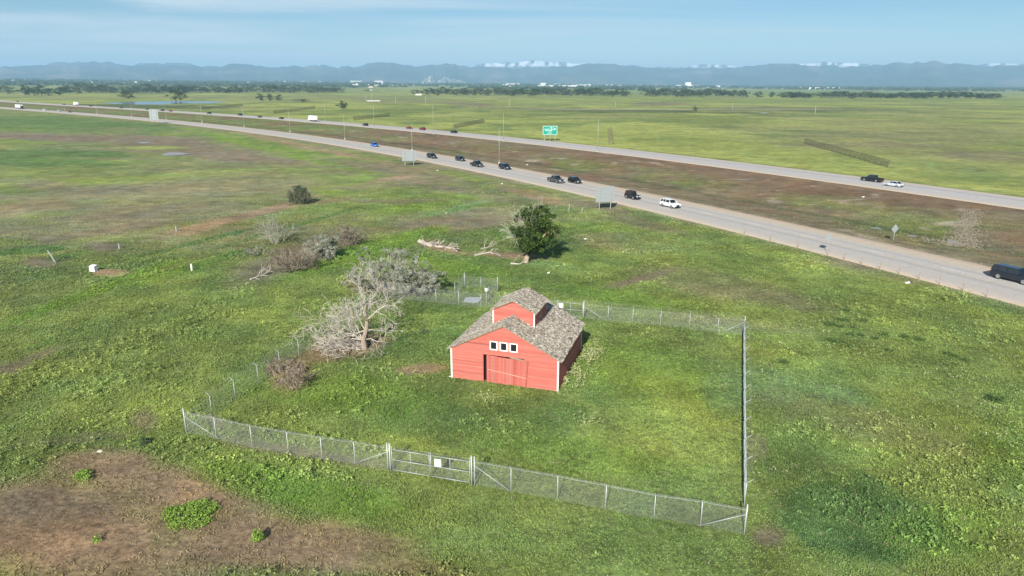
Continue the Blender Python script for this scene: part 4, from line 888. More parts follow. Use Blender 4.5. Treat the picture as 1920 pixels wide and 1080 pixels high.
def vehicle(name, kind, pm, label, cat, group):
    Ln, W_, r, zb, zr, (xa, xb, xc, xd), zh, zn, zt = SPEC[kind]; root = empty(name, (0, 0, 0), 0, label, cat, group); c = .24 if kind in ('sedan', 'crossover') else .34
    f, b = Ln / 2, -Ln / 2; m = MB()
    if kind == 'jeep': st = [(f, c + .15, zn - .2, .62), (f - .12, c, zn, .66), (xa + .1, c, zh, .72), (xa - .1, c, zb, .86), (b + .1, c, zb, .88), (b, c + .1, zb - .1, .84)]
    elif kind == 'pickup': st = [(f, c + .1, zn - .25, .90), (f - .18, c, zn - .02, .97), (xa + .1, c, zh, 1), (xa - .4, c, zb, 1), (xd, c, zb - .02, 1), (xd - .05, c, .72, 1), (b + .05, c, .72, 1), (b, c + .12, .70, .96)]
    else: st = [(f, c + .1, zn - .28, .86), (f - .14, c, zn - .06, .95), (f - .5, c, zn + .02, .99), (xa + .1, c, zh, 1), (xa - .4, c, zb, 1), (xd + .3, c, zb, 1), (b + .18, c, zt, .97), (b, c + .12, zt - .12, .90)]
    hull(m, st, W_); m.build('body', M[pm], root, smooth=False, bevel=.03)
    bw, tw = W_ / 2 * (.90 if kind != 'jeep' else .78), W_ / 2 * (.74 if kind != 'jeep' else .72)
    P = [(xd, -bw, zb - .02), (xa, -bw, zb - .02), (xa, bw, zb - .02), (xd, bw, zb - .02)]; T = [(xc, -tw, zr - .05), (xb, -tw, zr - .05), (xb, tw, zr - .05), (xc, tw, zr - .05)]
    m = MB(); m.hexa(P, T); m.build('windows', M['auto_glass' if kind != 'jeep' else 'soft_top'], root)
    m = MB(); rw = tw + .03; m.hexa([(xc - .05, -rw, zr - .06), (xb + .06, -rw, zr - .06), (xb + .06, rw, zr - .06), (xc - .05, rw, zr - .06)], [(xc + .05, -rw * .9, zr), (xb - .08, -rw * .9, zr), (xb - .08, rw * .9, zr), (xc + .05, rw * .9, zr)])
    m.build('roof', M[pm if kind != 'jeep' else 'soft_top'], root, bevel=.02)
    for s in (-1, 1):
        xm = (xb + xc) / 2 + .25; xq = xc + .62
        for p1, p2, wd in ((xa, xb + .03, .07), (xd, xc, .20 if kind in ('suv', 'big') else .10), (xm, xm, .09)) + (((xq - .1, xq, .12),) if kind in ('suv', 'big') else ()):
            m = MB(); m.bar((p1, s * (bw + .005), zb - .02), (p2, s * (tw + .009), zr - .05), wd, .055); m.build('pillar', M[pm], root)
    if kind == 'pickup':
        for nm, a in (('bed_side', (b + .03, -W_ / 2 * .985, .70, xd - .06, -W_ / 2 + .12, 1.16)), ('bed_side', (b + .03, W_ / 2 - .12, .70, xd - .06, W_ / 2 * .985, 1.16)), ('tailgate', (b - .02, -W_ / 2 + .13, .70, b + .07, W_ / 2 - .13, 1.14))):
            m = MB(); m.box(*a); m.build(nm, M[pm], root, bevel=.02)
    if kind == 'jeep':
        m = MB(); m.hexa([(xa + .015, -bw * .9, zb + .06), (xa + .03, -bw * .9, zb + .06), (xa + .03, bw * .9, zb + .06), (xa + .015, bw * .9, zb + .06)], [(xb + .02, -tw * .86, zr - .12), (xb + .035, -tw * .86, zr - .12), (xb + .035, tw * .86, zr - .12), (xb + .02, tw * .86, zr - .12)]); m.build('windscreen', M['auto_glass'], root)
        for x in (1.35, -1.25):
            for s in (-1, 1):
                m = MB(); m.box(x - .52, min(s * .66, s * .96), .80, x + .52, max(s * .66, s * .96), .92); m.build('fender', M['trim_black'], root, bevel=.02)
        m = MB(); m.tube([(b - .02, .1, .95), (b - .24, .1, .95)], .38, 14); m.build('spare_wheel', M['tyre'], root)
    wb_ = Ln * .295; wb2 = Ln * .305 if kind == 'pickup' else Ln * .29
    for x in (wb_, -wb2):
        for s in (-1, 1): wheel(root, x, s * (W_ / 2 - .10), r, .25, s)
    hw = W_ / 2 * (.62 if kind == 'jeep' else .90)
    for s in (-1, 1):
        y0, y1 = sorted((s * hw * .99, s * (hw - .42))); m = MB(); zl = zn - .34; m.box(f - .12, y0, zl, f + .012, y1, zl + .17); m.build('headlight', M['headlamp'], root)
        y0, y1 = sorted((s * W_ / 2 * .90, s * W_ / 2 * .72)); m = MB(); m.box(b - .012, y0, zt - .42, b + .1, y1, zt - .14); m.build('taillight', M['taillamp'], root)
        if kind != 'sedan' or True:
            y0, y1 = sorted((s * (bw + .02), s * (bw + .24))); m = MB(); m.box(xa - .25, y0, zb + .02, xa - .10, y1, zb + .19); m.build('mirror', M[pm], root)
    m = MB(); m.box(f - .1, -hw + .44, zn - .40, f + .016, hw - .44, zn - .14); m.build('grille', M['trim_black'], root)
    m = MB(); m.box(f - .1, -W_ / 2 * .82, c + .02, f + .05, W_ / 2 * .82, c + .22); m.build('front_bumper', M['trim_black' if kind != 'pickup' else 'chrome'], root, bevel=.02)
    m = MB(); m.box(b - .05, -W_ / 2 * .86, c + .05, b + .08, W_ / 2 * .86, c + .26); m.build('rear_bumper', M['trim_black'], root, bevel=.02)
    return root
def box_truck(name, label, group, semi=False):
    root = empty(name, (0, 0, 0), 0, label, 'truck', group); L = 14.0 if semi else 7.4; f = 5.2 if not semi else 8.6
    m = MB(); m.box(f - 1.9 - L - .2, -1.27, 1.15, f - 2.1, 1.27, 4.0); m.build('cargo_box', M['paint_white'], root, bevel=.03)
    m = MB(); m.box(f - 1.9 - L, -.9, .75, f - .4, .9, 1.14); m.build('chassis', M['trim_black'], root)
    cm_ = 'paint_white' if not semi else 'paint_navy'
    m = MB(); m.hexa([(f - 1.95, -1.15, .55), (f, -1.15, .55), (f, 1.15, .55), (f - 1.95, 1.15, .55)], [(f - 1.95, -1.12, 2.7), (f - .75, -1.12, 2.7), (f - .75, 1.12, 2.7), (f - 1.95, 1.12, 2.7)])
    cb = m.build('cab', M[cm_], root, bevel=.05); m = MB(); m.hexa([(f - .30, -1.0, 1.55), (f - .27, -1.0, 1.55), (f - .27, 1.0, 1.55), (f - .30, 1.0, 1.55)], [(f - .73, -.98, 2.5), (f - .68, -.98, 2.5), (f - .68, .98, 2.5), (f - .73, .98, 2.5)]); m.build('windscreen', M['auto_glass'], cb)
    for s in (-1, 1):
        y0, y1 = sorted((s * 1.13, s * 1.16)); m = MB(); m.hexa([(f - 1.5, y0, 1.6), (f - .6, y0, 1.6), (f - .6, y1, 1.6), (f - 1.5, y1, 1.6)], [(f - 1.5, y0, 2.4), (f - .85, y0, 2.4), (f - .85, y1, 2.4), (f - 1.5, y1, 2.4)]); m.build('side_window', M['auto_glass'], cb)
        for x in ((f - 1.0, f - 6.6) if not semi else (f - 1.0, f - 4.6, f - 14.2, f - 15.4)): wheel(root, x, s * 1.05, .5, .3, s)
        m = MB(); y0, y1 = sorted((s * 1.1, s * .8)); m.box(f - .05, y0, .9, f + .02, y1, 1.1); m.build('headlight', M['headlamp'], root)
    return root
NEAR_G, FAR_G = 'vehicles on the near carriageway', 'vehicles on the far carriageway'
def on_road(o, curve, px, lanes, toward, snap=True):
    p = at(*px); u = (p.x - p.y) * Q
    for _ in range(3):
        off = float(curve.dist(p.x, p.y)); c = curve.point(u); h = curve.heading(u); u += (p.x - c[0]) * math.cos(h) + (p.y - c[1]) * math.sin(h)
    lane = min(lanes, key=lambda q: abs(q - off)); x, y = curve.point(u, lane); o.location = (x, y, 0.10); o.rotation_euler = (0, 0, curve.heading(u) + (0 if toward else math.pi)); return o
NL, FL = (-1.15, 2.75), (-1.7, 2.2)
def near(px, *a): return on_road(vehicle(*a, NEAR_G), NEAR, px, NL, True)
near((1267, 388), 'suv', 'suv', 'paint_white', 'white sport utility vehicle ahead of the black soft-top off-roader', 'suv')
near((1171, 375), 'off_road_car', 'jeep', 'paint_black', 'black boxy soft-top off-roader passing the nearest roadside sign', 'car')
near((1073, 344), 'suv', 'crossover', 'paint_black', 'small black sport utility vehicle just right of the dark grey pickup', 'suv')
near((1026, 344), 'pickup_truck', 'pickup', 'paint_grey', 'dark grey pickup truck beside the small black sport utility vehicle', 'pickup')
near((943, 318), 'suv', 'suv', 'paint_navy', 'dark navy sport utility vehicle at the foot of a tall pale pole', 'suv')
near((892, 313), 'pickup_truck', 'pickup', 'paint_black', 'black pickup truck with pale headlights, close behind the dark navy vehicle', 'pickup')
near((866, 302), 'suv', 'crossover', 'paint_navy', 'dark crossover just left of the black pickup truck with pale headlights', 'suv')
near((810, 297), 'suv', 'suv', 'paint_black', 'black sport utility vehicle just right of the middle roadside sign', 'suv')
near((703, 275), 'car', 'crossover', 'paint_blue', 'bright blue car alone on the near carriageway', 'car')
big = near((1916, 525), 'suv', 'big', 'paint_navy', 'long black sport utility vehicle cut off by the right edge of the photo', 'suv')
def near_far(px, *a): return on_road(vehicle(*a, NEAR_G), NEAR, px, NL, True)
near_far((81, 207.5), 'car', 'sedan', 'paint_white', 'tiny white car behind another, first behind the far white semi trailer', 'car')
near_far((108, 209.5), 'car', 'sedan', 'paint_silver', 'tiny pale car between a white car and a dark red car, far left', 'car')
near_far((129, 211), 'car', 'sedan', 'paint_crimson', 'tiny dark red car on the near carriageway, far left', 'car')
tr_ = box_truck('semi_truck', 'white semi trailer truck with a dark cab, far left on the near carriageway', NEAR_G, True); on_road(tr_, NEAR, (36, 204), NL, True)
def farv(px, *a): return on_road(vehicle(*a, FAR_G), FAR, px, FL, False)
farv((1629, 341.5), 'pickup_truck', 'pickup', 'paint_black', 'black pickup truck ahead of the silver sedan near the long snow fence', 'pickup')
farv((1667, 351), 'car', 'sedan', 'paint_silver', 'silver sedan following the black pickup truck near the long snow fence', 'car')
farv((847, 250), 'car', 'sedan', 'paint_black', 'black car on the far carriageway at the near end of a dark slatted fence', 'car')
farv((798, 244), 'suv', 'crossover', 'paint_crimson', 'dark red crossover, right one of two red vehicles on the far carriageway', 'suv')
farv((768, 242), 'car', 'sedan', 'paint_crimson', 'small red car, left one of two red vehicles on the far carriageway', 'car')
farv((688, 236), 'car', 'crossover', 'paint_black', 'black car between the white box truck and the red vehicles', 'car')
bt = box_truck('box_truck', 'white box truck on the far carriageway', FAR_G); on_road(bt, FAR, (586, 228), FL, False)
fl_ = [((526, 223.5), 'sedan', 'paint_black', 'tiny black car next left of the white box truck'), ((486, 220.5), 'sedan', 'paint_grey', 'tiny grey car, second left of the white box truck'), ((451, 217), 'suv', 'paint_black', 'tiny black vehicle, third left of the white box truck'),
       ((391, 214), 'suv', 'paint_black', 'tiny black vehicle, fourth left of the white box truck'), ((313, 209.5), 'sedan', 'paint_crimson', 'tiny red car on the far carriageway below the lake'), ((300, 208.5), 'suv', 'paint_black', 'tiny black vehicle just left of the tiny red car below the lake'),
       ((275, 206), 'sedan', 'paint_grey', 'tiny dark grey car on the far carriageway below the left of the lake'), ((231, 203), 'sedan', 'paint_black', 'tiny black car on the far carriageway at the left end of the lake'), ((181, 199.5), 'sedan', 'paint_black', 'tiny black car between the small white truck and the lake'),
       ((137, 196.5), 'sedan', 'paint_navy', 'tiny dark car touching the left of the small white truck'), ((54, 191), 'sedan', 'paint_grey', 'tiny dark car, leftmost on the far carriageway')]
for p_, kd, pm, lb in fl_: farv(p_, 'car', kd, pm, lb, 'car')
bt2 = box_truck('box_truck', 'small white truck far left on the far carriageway, small in the distance', FAR_G); on_road(bt2, FAR, (151, 198), FL, False)

# ------------------------------------------------------------------ signs and poles along the highway
def back_sign(label, pL, pR, top, bot, x0, x1, ribs=6):
    a, b = at(*pL), at(*pR); c = (a + b) / 2; d = c.length; w = (x1 - x0) / FPX * c.length; hz = lambda y: lift_h(c, y)
    az = R(14); root = empty('highway_sign', c, az, label, 'road sign', 'roadside signs seen from the back'); z0, z1 = hz(bot), hz(top); s = MB()
    s.box(-w / 2, -.012, z0, w / 2, .012, z1); pn = s.build('panel', M['alu'], root)
    r_ = MB()
    for kk in range(ribs): z = z0 + (z1 - z0) * (kk + .5) / ribs; r_.box(-w / 2 + .05, -.08, z - .04, w / 2 - .05, -.014, z + .04)
    r_.build('ribs', M['alu'], pn)
    f_ = MB(); f_.box(-w / 2 + .02, .013, z0 + .02, w / 2 - .02, .017, z1 - .02); f_.build('face', M['sign_green'], pn)
    for s_ in (-1, 1):
        m = MB(); x = s_ * w * .31; m.box(x - .07, -.20, -.5, x + .07, -.085, z1 - .1); m.build('post', M['pole'], root)
    return root
def lift_h(c, y):
    lo, hi = 0.0, 60.0
    for _ in range(40):
        z = (lo + hi) / 2; d = c.y * TC_ - (z - CAM_H) * TS; up = c.y * TS + (z - CAM_H) * TC_; u, v = FPX * c.x / d, -FPX * up / d
        yy = 540 + u * RS + v * RC
        if yy > y: lo = z
        else: hi = z
    return lo
back_sign('large bare-metal back of a road sign, nearest one, behind the black off-roader', (1123, 391), (1144, 394), 350, 379, 1117, 1153)
back_sign('bare-metal back of a road sign between the blue car and the black vehicles', (760, 309), (775, 311), 282, 302, 754, 779)
back_sign('bare-metal back of a road sign at the far left, near the lake', (286, 231), (295, 232), 205, 225, 284.5, 297.5, 4)
# the green guide sign
c = at(1031, 264); root = empty('guide_sign', c, R(4), 'green highway guide sign on three posts beside the far carriageway', 'road sign')
w = 26 / FPX * c.length * 1.03; z0, z1 = lift_h(c, 253), lift_h(c, 236)
s = MB(); s.box(-w / 2, -.02, z0, w / 2, .02, z1); pn = s.build('panel', M['sign_green'], root)
s = MB(); h = z1 - z0; y = -.028
for a in ((-w / 2 + .08, z0 + .08, w / 2 - .08, z0 + .2), (-w / 2 + .08, z1 - .2, w / 2 - .08, z1 - .08), (-w / 2 + .08, z0 + .2, -w / 2 + .2, z1 - .2), (w / 2 - .2, z0 + .2, w / 2 - .08, z1 - .2)): s.box(a[0], y, a[1], a[2], -.022, a[3])
s.build('border', M['sign_white'], pn)
s = MB(); random.seed(4)
def letter_row(zc, hh, x0, x1):                                     # lettering too small to read in the photo: rows of short strokes
    x = x0
    while x < x1 - .2:
        lw = random.uniform(.16, .30); s.box(x, y, zc - hh / 2, x + .08, -.022, zc + hh / 2)
        if random.random() < .7: s.box(x + .08, y, zc + random.choice((-.5, 0, .36)) * hh, x + .08 + lw * .7, -.022, zc + random.choice((-.5, 0, .36)) * hh + .09 + hh * .5)
        x += lw + .22
letter_row(z0 + h * .78, h * .10, w * .02, w * .28); letter_row(z0 + h * .60, h * .16, -w * .36, w * .40); letter_row(z0 + h * .46, h * .12, -w * .30, w * .14); letter_row(z0 + h * .20, h * .13, -w * .16, w * .12)
s.build('lettering', M['sign_white'], pn)
for x in (-.36, 0, .36):
    m = MB(); m.box(w * x - .08, .03, -.4, w * x + .08, .2, z1 - .2); m.build('post', M['pole'], root)
def diamond(label, foot, cy_, half, az):
    c = at(*foot); root = empty('diamond_sign', c, az, label, 'road sign'); zc = lift_h(c, cy_); hf = half / FPX * c.length
    s = MB(); o, i = -.01, .01; s.hexa([(0, o, zc - hf), (hf, o, zc), (hf, i, zc), (0, i, zc - hf)], [(-hf, o, zc), (0, o, zc + hf), (0, i, zc + hf), (-hf, i, zc)]); s.build('panel', M['alu'], root)
    m = MB(); m.box(-.035, -.08, -.4, .035, -.015, zc + hf * .8); m.build('post', M['pole'], root)
diamond('bare-metal back of a diamond road sign on the near edge of the road', (1550, 473), 446, 9, R(20))
diamond('bare-metal back of a diamond road sign standing in the median', (1675, 448), 429, 8, R(20))
def light_pole(label, foot, top):
    c = at(*foot); h = lift_h(c, top); o = empty('light_pole', c, 0, label, 'light pole', 'tall pale poles along the highway')
    m = MB(); m.tube([(0, 0, .3), (0, 0, h)], [.11, .05], 8); m.tube([(0, 0, h), (0, 0, h + .12)], [.07, .04], 8); m.build('pole', M['pole'], o, smooth=True)
    m = MB(); m.tube([(0, 0, -.4), (0, 0, .45)], .38, 10); m.build('base', M['concrete'], o)
    m = MB(); m.box(-.17, -.06, .8, .17, .06, 1.25); m.build('access_box', M['pole'], o)
    return o
light_pole('tall pale pole at the edge of the median by the dark navy vehicle', (936, 306), 241)
light_pole('tall pale pole standing behind the middle roadside sign', (773, 282), 231)
light_pole('tall pale pole in the median below the white box truck, right one', (647, 261), 214)
light_pole('tall pale pole in the median left of the blue car, below the box truck', (544, 247), 205)
light_pole('tall pale pole in the median right of the far left sign back', (458, 237), 199)
light_pole('tall pale pole by the far carriageway, left of the green guide sign', (944, 265), 212)
light_pole('tall pale pole by the far carriageway, right of the green guide sign', (1120, 285), 224)
light_pole('tall pale pole by the far carriageway, right of the red vehicles', (813, 252), 195)
light_pole('tall pale pole by the far carriageway, between black car and red vehicles', (702, 241), 196)
light_pole('tall pale pole by the far carriageway, right of the white box truck', (610, 226), 190)
light_pole('tall pale pole in the median below the right end of the lake', (379, 229), 195)
for lb, ft, tp in (('short pale post in the median below the lake, right of the sign back', (312, 224), 199), ('short pale post in the median below the lake, left of the sign back', (247, 218), 193), ('short pale post in the median, between semi trailer and lake', (182, 213), 190), ('short pale post in the median, beside the dark red tiny car', (121, 205), 187)):
    light_pole(lb, ft, tp)
def small_post(name, label, foot, top, w=.05, lean=0.0, m_='pole', group=None, cat='post'):
    c = at(*foot); h = lift_h(c, top); m = MB(); m.tube([(0, 0, -.3), (lean * h * .5, 0, h * .5), (lean * h, 0, h)], w, 7); m.tube([(lean * h, 0, h), (lean * h, 0, h + .03)], [w * 1.15, w * .5], 7)
    o = m.build(name, M[m_]); o.location = c; return tag(o, label, cat, group)
small_post('marker_post', 'short white marker post in the grass, right of the white utility box', (360, 508), 495, .13, m_='sign_white')
small_post('marker_post', 'leaning pale post by a bare patch, left of the white utility box', (105, 492), 470, .11, -.5)
small_post('marker_post', 'short grey post in the grass above the white utility box', (224, 466), 457, .13)
small_post('marker_post', 'grey short post at the end of a brown strip, left of the pale bare shrub', (331, 434), 424, .12)
small_post('marker_post', 'left one of two pale posts in bare ground right of the leafy tree', (1067, 396), 382, .09)
small_post('marker_post', 'right one of two pale posts in bare ground, leaning slightly', (1090, 397), 389, .09, .3)
DG = 'delineator posts along the near road edge'
for (x, y) in ((1523, 470), (1581, 485), (1614, 493), (1649, 501), (1686, 510), (1723, 520), (1763, 530), (1804, 540), (1850, 552), (1897, 564), (1470, 456), (1420, 443)):
    p = at(x, y); off = float(NEAR.dist(p.x, p.y)); u = (p.x - p.y) * Q; X, Yp = NEAR.point(u + (off + NW / 2 + .25) * float(NEAR.df(u)) * 0, -NW / 2 - .25)
    m = MB(); m.box(-.05, -.012, -.3, .05, .012, 1.1); m.box(-.045, -.018, .85, .045, -.013, 1.05)
    o = m.build('delineator_post', M['old_wood']); o.location = (X, Yp, 0); o.rotation_euler = (0, 0, NEAR.heading(u) + R(90)); tag(o, 'thin brown delineator post standing on the near edge of the road', 'post', DG)
# the white utility box beside tan dirt
c = at(176, 509); root = empty('utility_box', c, R(-12), 'white metal utility box standing beside tan dirt in the left field', 'utility box'); root.scale = (.80, .80, .72)
m = MB(); m.hexa([(-.55, -.40, .1), (.55, -.40, .1), (.55, .40, .1), (-.55, .40, .1)], [(-.5, -.36, 1.05), (.5, -.36, 1.05), (.5, .36, 1.25), (-.5, .36, 1.25)]); m.build('cabinet', M['sign_white'], root, bevel=.03)
m = MB(); m.box(-.62, -.48, -.3, .62, .48, .1); m.build('pad', M['concrete'], root)
m = MB(); m.hexa([(-.54, -.41, 1.055), (.54, -.41, 1.055), (.54, .40, 1.265), (-.54, .40, 1.265)], [(-.54, -.41, 1.10), (.54, -.41, 1.10), (.54, .40, 1.31), (-.54, .40, 1.31)]); m.build('lid', M['sign_white'], root)

# ------------------------------------------------------------------ slatted snow fences in the far field
M['snow_slat'] = simple('weathered_snow_fence_boards', (0.12, 0.098, 0.072), .9, var=.35, scale=.7)
def snow_fence(label, a, b, h, rows=6):
    p, q = at(*a), at(*b); d = q - p; L = d.length; az = math.atan2(d.y, d.x); root = empty('snow_fence', p, az, label, 'snow fence', 'slatted snow fences'); n = max(4, int(L / 4.8)); st = L / n
    tl = .30
    for kk in range(rows):
        z = .25 + (h - .4) * kk / (rows - 1); m = MB()
        for i in range(n):
            x0 = i * st + .05; m.bar((x0, tl * z + .06, z), (x0 + st - .1, tl * z + .06, z + random.gauss(0, .02)), .03, (h / rows) * .45)
        m.build('board_row', M['snow_slat'], root)
    for i in range(n + 1):
        if i > 48: break
        x = min(i * st, L - .05); m = MB(); m.bar((x, -.02, -.3), (x, tl * h, h), .09, .09); m.bar((x, tl * h, h * .95), (x, tl * h + h * .75, -.1), .07, .07); m.bar((x, 0, .08), (x, tl * h + h * .7, .08), .07, .07); m.build('trestle', M['snow_slat'], root)
random.seed(5)
snow_fence('long brown slatted snow fence, nearest and right, above the black pickup truck', (1506, 269), (1663, 314), 2.4)
snow_fence('slatted snow fence standing nearly end-on, right of the green guide sign', (1151, 271), (1147, 243), 2.5)
snow_fence('dark slatted fence running up the field from the black car', (852, 241), (909, 229), 2.4)
snow_fence('dark slatted snow fence just right of the white box truck', (664, 226), (732, 218), 2.5)
snow_fence('dark slatted snow fence left of the white box truck, below the bushes', (514, 213), (592, 204), 2.6)
snow_fence('dark slatted snow fence at the right end of the lake', (380, 205), (456, 199), 2.6)

# ------------------------------------------------------------------ water, rocks, litter
def water_mat(name, c, ro=.08):
    m, nt, n, l, p = mat_new(name); p.inputs['Base Color'].default_value = c + (1,); p.inputs['Roughness'].default_value = ro
    ns = n.new('ShaderNodeTexNoise'); ns.inputs['Scale'].default_value = 1.5; b = n.new('ShaderNodeBump'); b.inputs['Strength'].default_value = .08; l.new(ns.outputs[0], b.inputs['Height']); l.new(b.outputs[0], p.inputs['Normal']); return m
M['water'] = water_mat('muddy_water', (.10, .10, .085)); M['mud_water'] = water_mat('shallow_muddy_water', (.30, .29, .27), .45)
def pool(name, pxs, z=.09, label=None):
    P = [at(*q) for q in pxs]; V = []
    if z is None: z = float(ground_z(np.array([p.x for p in P]), np.array([p.y for p in P])).max()) + .03
    for i in range(len(P)):                                        # wobble the bank
        a, b = P[i], P[(i + 1) % len(P)]
        for t in (0, .25, .5, .75): q = a.lerp(b, t); V.append((q.x + random.gauss(0, (b - a).length * .025), q.y + random.gauss(0, (b - a).length * .025), z))
    c = sum((Vector(v) for v in V), Vector()) / len(V); m = MB(); m.poly([tuple(c)] + V, [(0, 1 + i, 1 + (i + 1) % len(V)) for i in range(len(V))])
    return tag(m.build(name, M['water' if name == 'lake' else 'mud_water']), kind='structure')
pool('lake', [(190, 193.5), (262, 190.5), (330, 189.5), (400, 190.3), (430, 191.2), (400, 193.5), (345, 194), (310, 196), (262, 196.2), (220, 195.5)], .16)
pool('puddle', [(302, 290), (318, 286), (345, 287), (356, 289.5), (335, 292), (312, 293)], .15)
pool('puddle', [(257, 268.5), (268, 266.8), (282, 268), (270, 270)], .15)
pool('puddle', [(1775, 439), (1790, 441), (1806, 447), (1800, 450), (1782, 445)], None); pool('puddle', [(1630, 418), (1648, 418.5), (1658, 421.5), (1640, 421)], None); pool('puddle', [(1700, 432), (1716, 432.5), (1723, 435), (1708, 435)], None)
pool('puddle', [(1424, 211.5), (1436, 211), (1444, 212.2), (1432, 213)], .15)
g = np.random.default_rng(8); RK = MB(); RK2 = []
def rock(mb, p, s, c):
    mb.col = c; v = [Vector((random.gauss(0, 1), random.gauss(0, 1), random.gauss(0, .7))).normalized() * s * random.uniform(.7, 1.15) for _ in range(7)]
    top = p + Vector((random.gauss(0, s * .2), random.gauss(0, s * .2), s * random.uniform(.5, .8))); ring = [p + Vector((math.cos(a) * s * random.uniform(.75, 1.2), math.sin(a) * s * random.uniform(.75, 1.2), random.uniform(0, .15) * s)) for a in np.linspace(0, 6.28, 7)[:-1]]
    base = [q - Vector((0, 0, s)) for q in ring]; mb.poly([top] + ring + base, [(0, 1 + i, 1 + (i + 1) % 6) for i in range(6)] + [(1 + i, 7 + i, 7 + (i + 1) % 6, 1 + (i + 1) % 6) for i in range(6)])
random.seed(9)
for i in range(1400):                                              # riprap running down from the far shoulder to the ditch
    t = random.random() ** .8; y = 392 + t * 60; xc = 1824 - 18 * t; x = xc + random.gauss(0, 11 + 12 * t * t)
    if random.random() < .18: x = 1805 + random.uniform(-75, 40); y = 438 + (x - 1730) * .13 + random.gauss(0, 3)
    p = at(x, y); z = float(ground_z(np.array([p.x]), np.array([p.y]))[0]); sv = random.uniform(.6, 1.1); rock(RK, Vector((p.x, p.y, z + .05)), random.uniform(.06, .19), tuple(np.array((.235, .20, .155)) * sv))
tag(RK.build('riprap', attr_mat('riprap_stone', var=.2), colors=True), 'pale riprap rocks spilling down the median to a ditch', 'rocks', kind='stuff')
def litter(label, px, s, m_='sign_white'):
    s *= .62
    p = at(*px); m = MB(); m.hexa([(-s, -s * .5, .06), (s * .9, -s * .6, .10), (s, s * .4, .14), (-s * .8, s * .6, .08)], [(-s, -s * .5, .10), (s * .9, -s * .6, .22), (s, s * .4, .30), (-s * .8, s * .6, .14)])
    p.z = float(ground_z(np.array([p.x]), np.array([p.y]))[0]); o = m.build('litter', M[m_]); o.location = p; tag(o, label, 'litter', 'litter scraps')
litter('white scrap lying in the median near the dark navy vehicle', (988, 305), .55); litter('white scrap in the median below the silver sedan', (1618, 370), .5); litter('white scrap in the grass right of the leafy tree', (1097, 450), .35)
litter('white scrap on the verge below the row of delineator posts', (1701, 531), .5); litter('white scrap beside the near road right of the middle roadside sign', (820, 321), .45); litter('pale scrap on the verge left of the dark grey pickup truck', (941, 345), .4)
litter('pale scrap in the middle field between leafy tree and round shrub', (836, 400), .5, 'concrete'); litter('pale scrap lying in the grass in front of the leafy tree', (1028, 513), .3)

# ------------------------------------------------------------------ far trees
def tree_proto(name, seed, h, w, kind):
    random.seed(seed); g = np.random.default_rng(seed); root = bpy.data.objects.new(name, None); COL.objects.link(root)
    m = MB(); m.tube([(0, 0, -1), (0, 0, h * .25), (random.uniform(-.3, .3), 0, h * .6)], [h * .028, h * .022, h * .008], 6)
    for kk in range(4): a = kk * 1.6; m.tube([(0, 0, h * .25), (math.cos(a) * w * .25, math.sin(a) * w * .25, h * .55)], [h * .014, h * .005], 5, caps=False)
    m.build('trunk', M['bark'], root)
    c, r = [], []
    for i in range(20): a = g.uniform(0, 6.28); u = g.random() ** .6; z = g.uniform(-.9, 1); c.append((math.cos(a) * w * .42 * u * math.sqrt(1 - z * z * .7), math.sin(a) * w * .42 * u * math.sqrt(1 - z * z * .7), h * .53 + z * h * .38)); r.append(w * g.uniform(.11, .2))
    V, F, Cc = leaf_cloud(c, r, 34, h * .042, [(.050, .080, .030), (.062, .092, .034), (.042, .068, .028)] if kind else [(.090, .112, .062), (.105, .125, .075), (.075, .098, .052)], seed)
    np_mesh('crown', V, F, M['leaf'], Cc, root); return root
protos = [tree_proto('tree', 200 + i, 10, 9 + i, i % 3 != 0) for i in range(6)]
used = [False] * 6; WG = 'trees of the far field'
def far_tree(x, yb, hpx, wpx, label, kind=None, group=WG):
    p = far_at(x, yb) if yb < 186 else at(x, yb); i = random.randrange(6) if kind is None else kind
    o = protos[i] if not used[i] else copy_tree(protos[i]); used[i] = True
    h = hpx / FPX * p.length; w = wpx / FPX * p.length; o.location = p; o.scale = (w / 9.5, w / 9.5, h / 10); o.rotation_euler = (0, 0, random.uniform(0, 6.28)); tag(o, label, 'tree', group)
random.seed(31)
far_tree(642, 205, 15, 22, 'dark lone tree in the green field right above the white box truck', 1); far_tree(1303, 210, 10, 11, 'dark small lone tree on the dirt track in the far right field', 1)
far_tree(241, 186, 14, 26, 'dark tree on the far bank at the left end of the lake', 2); far_tree(330, 190, 18, 30, 'dark tree standing right on the bank of the lake', 4)
far_tree(488, 190, 14, 16, 'left and tallest of three dark trees right of the lake', 1); far_tree(507, 190, 12, 14, 'middle one of three dark trees right of the lake', 2); far_tree(524, 189, 10, 14, 'right one of three dark trees right of the lake', 4)
far_tree(566, 192, 6, 22, 'low dark bush in the far field right of three dark trees', 5); far_tree(47, 180, 17, 22, 'left tree of the dark clump at the far left of the photo', 1); far_tree(112, 179, 12, 24, 'round dark tree right of the dark clump, far left', 2)
far_tree(690, 172, 4, 12, 'low bush beside the white structure on a slim mast', 5); far_tree(1396, 183, 13, 17, 'dark tree in a gap of the far right tree belt, left one', 1); far_tree(1446, 183, 9, 14, 'small tree in a gap of the far right tree belt, right one', 2); far_tree(1422, 184, 11, 22, 'brownish tree between two darker ones in the far right tree belt', 0)
far_tree(778, 177, 8, 18, 'small dark tree at the left end of the long middle tree belt', 4); far_tree(664, 166, 4, 12, 'low far bush left of the white structure on a slim mast', 5)
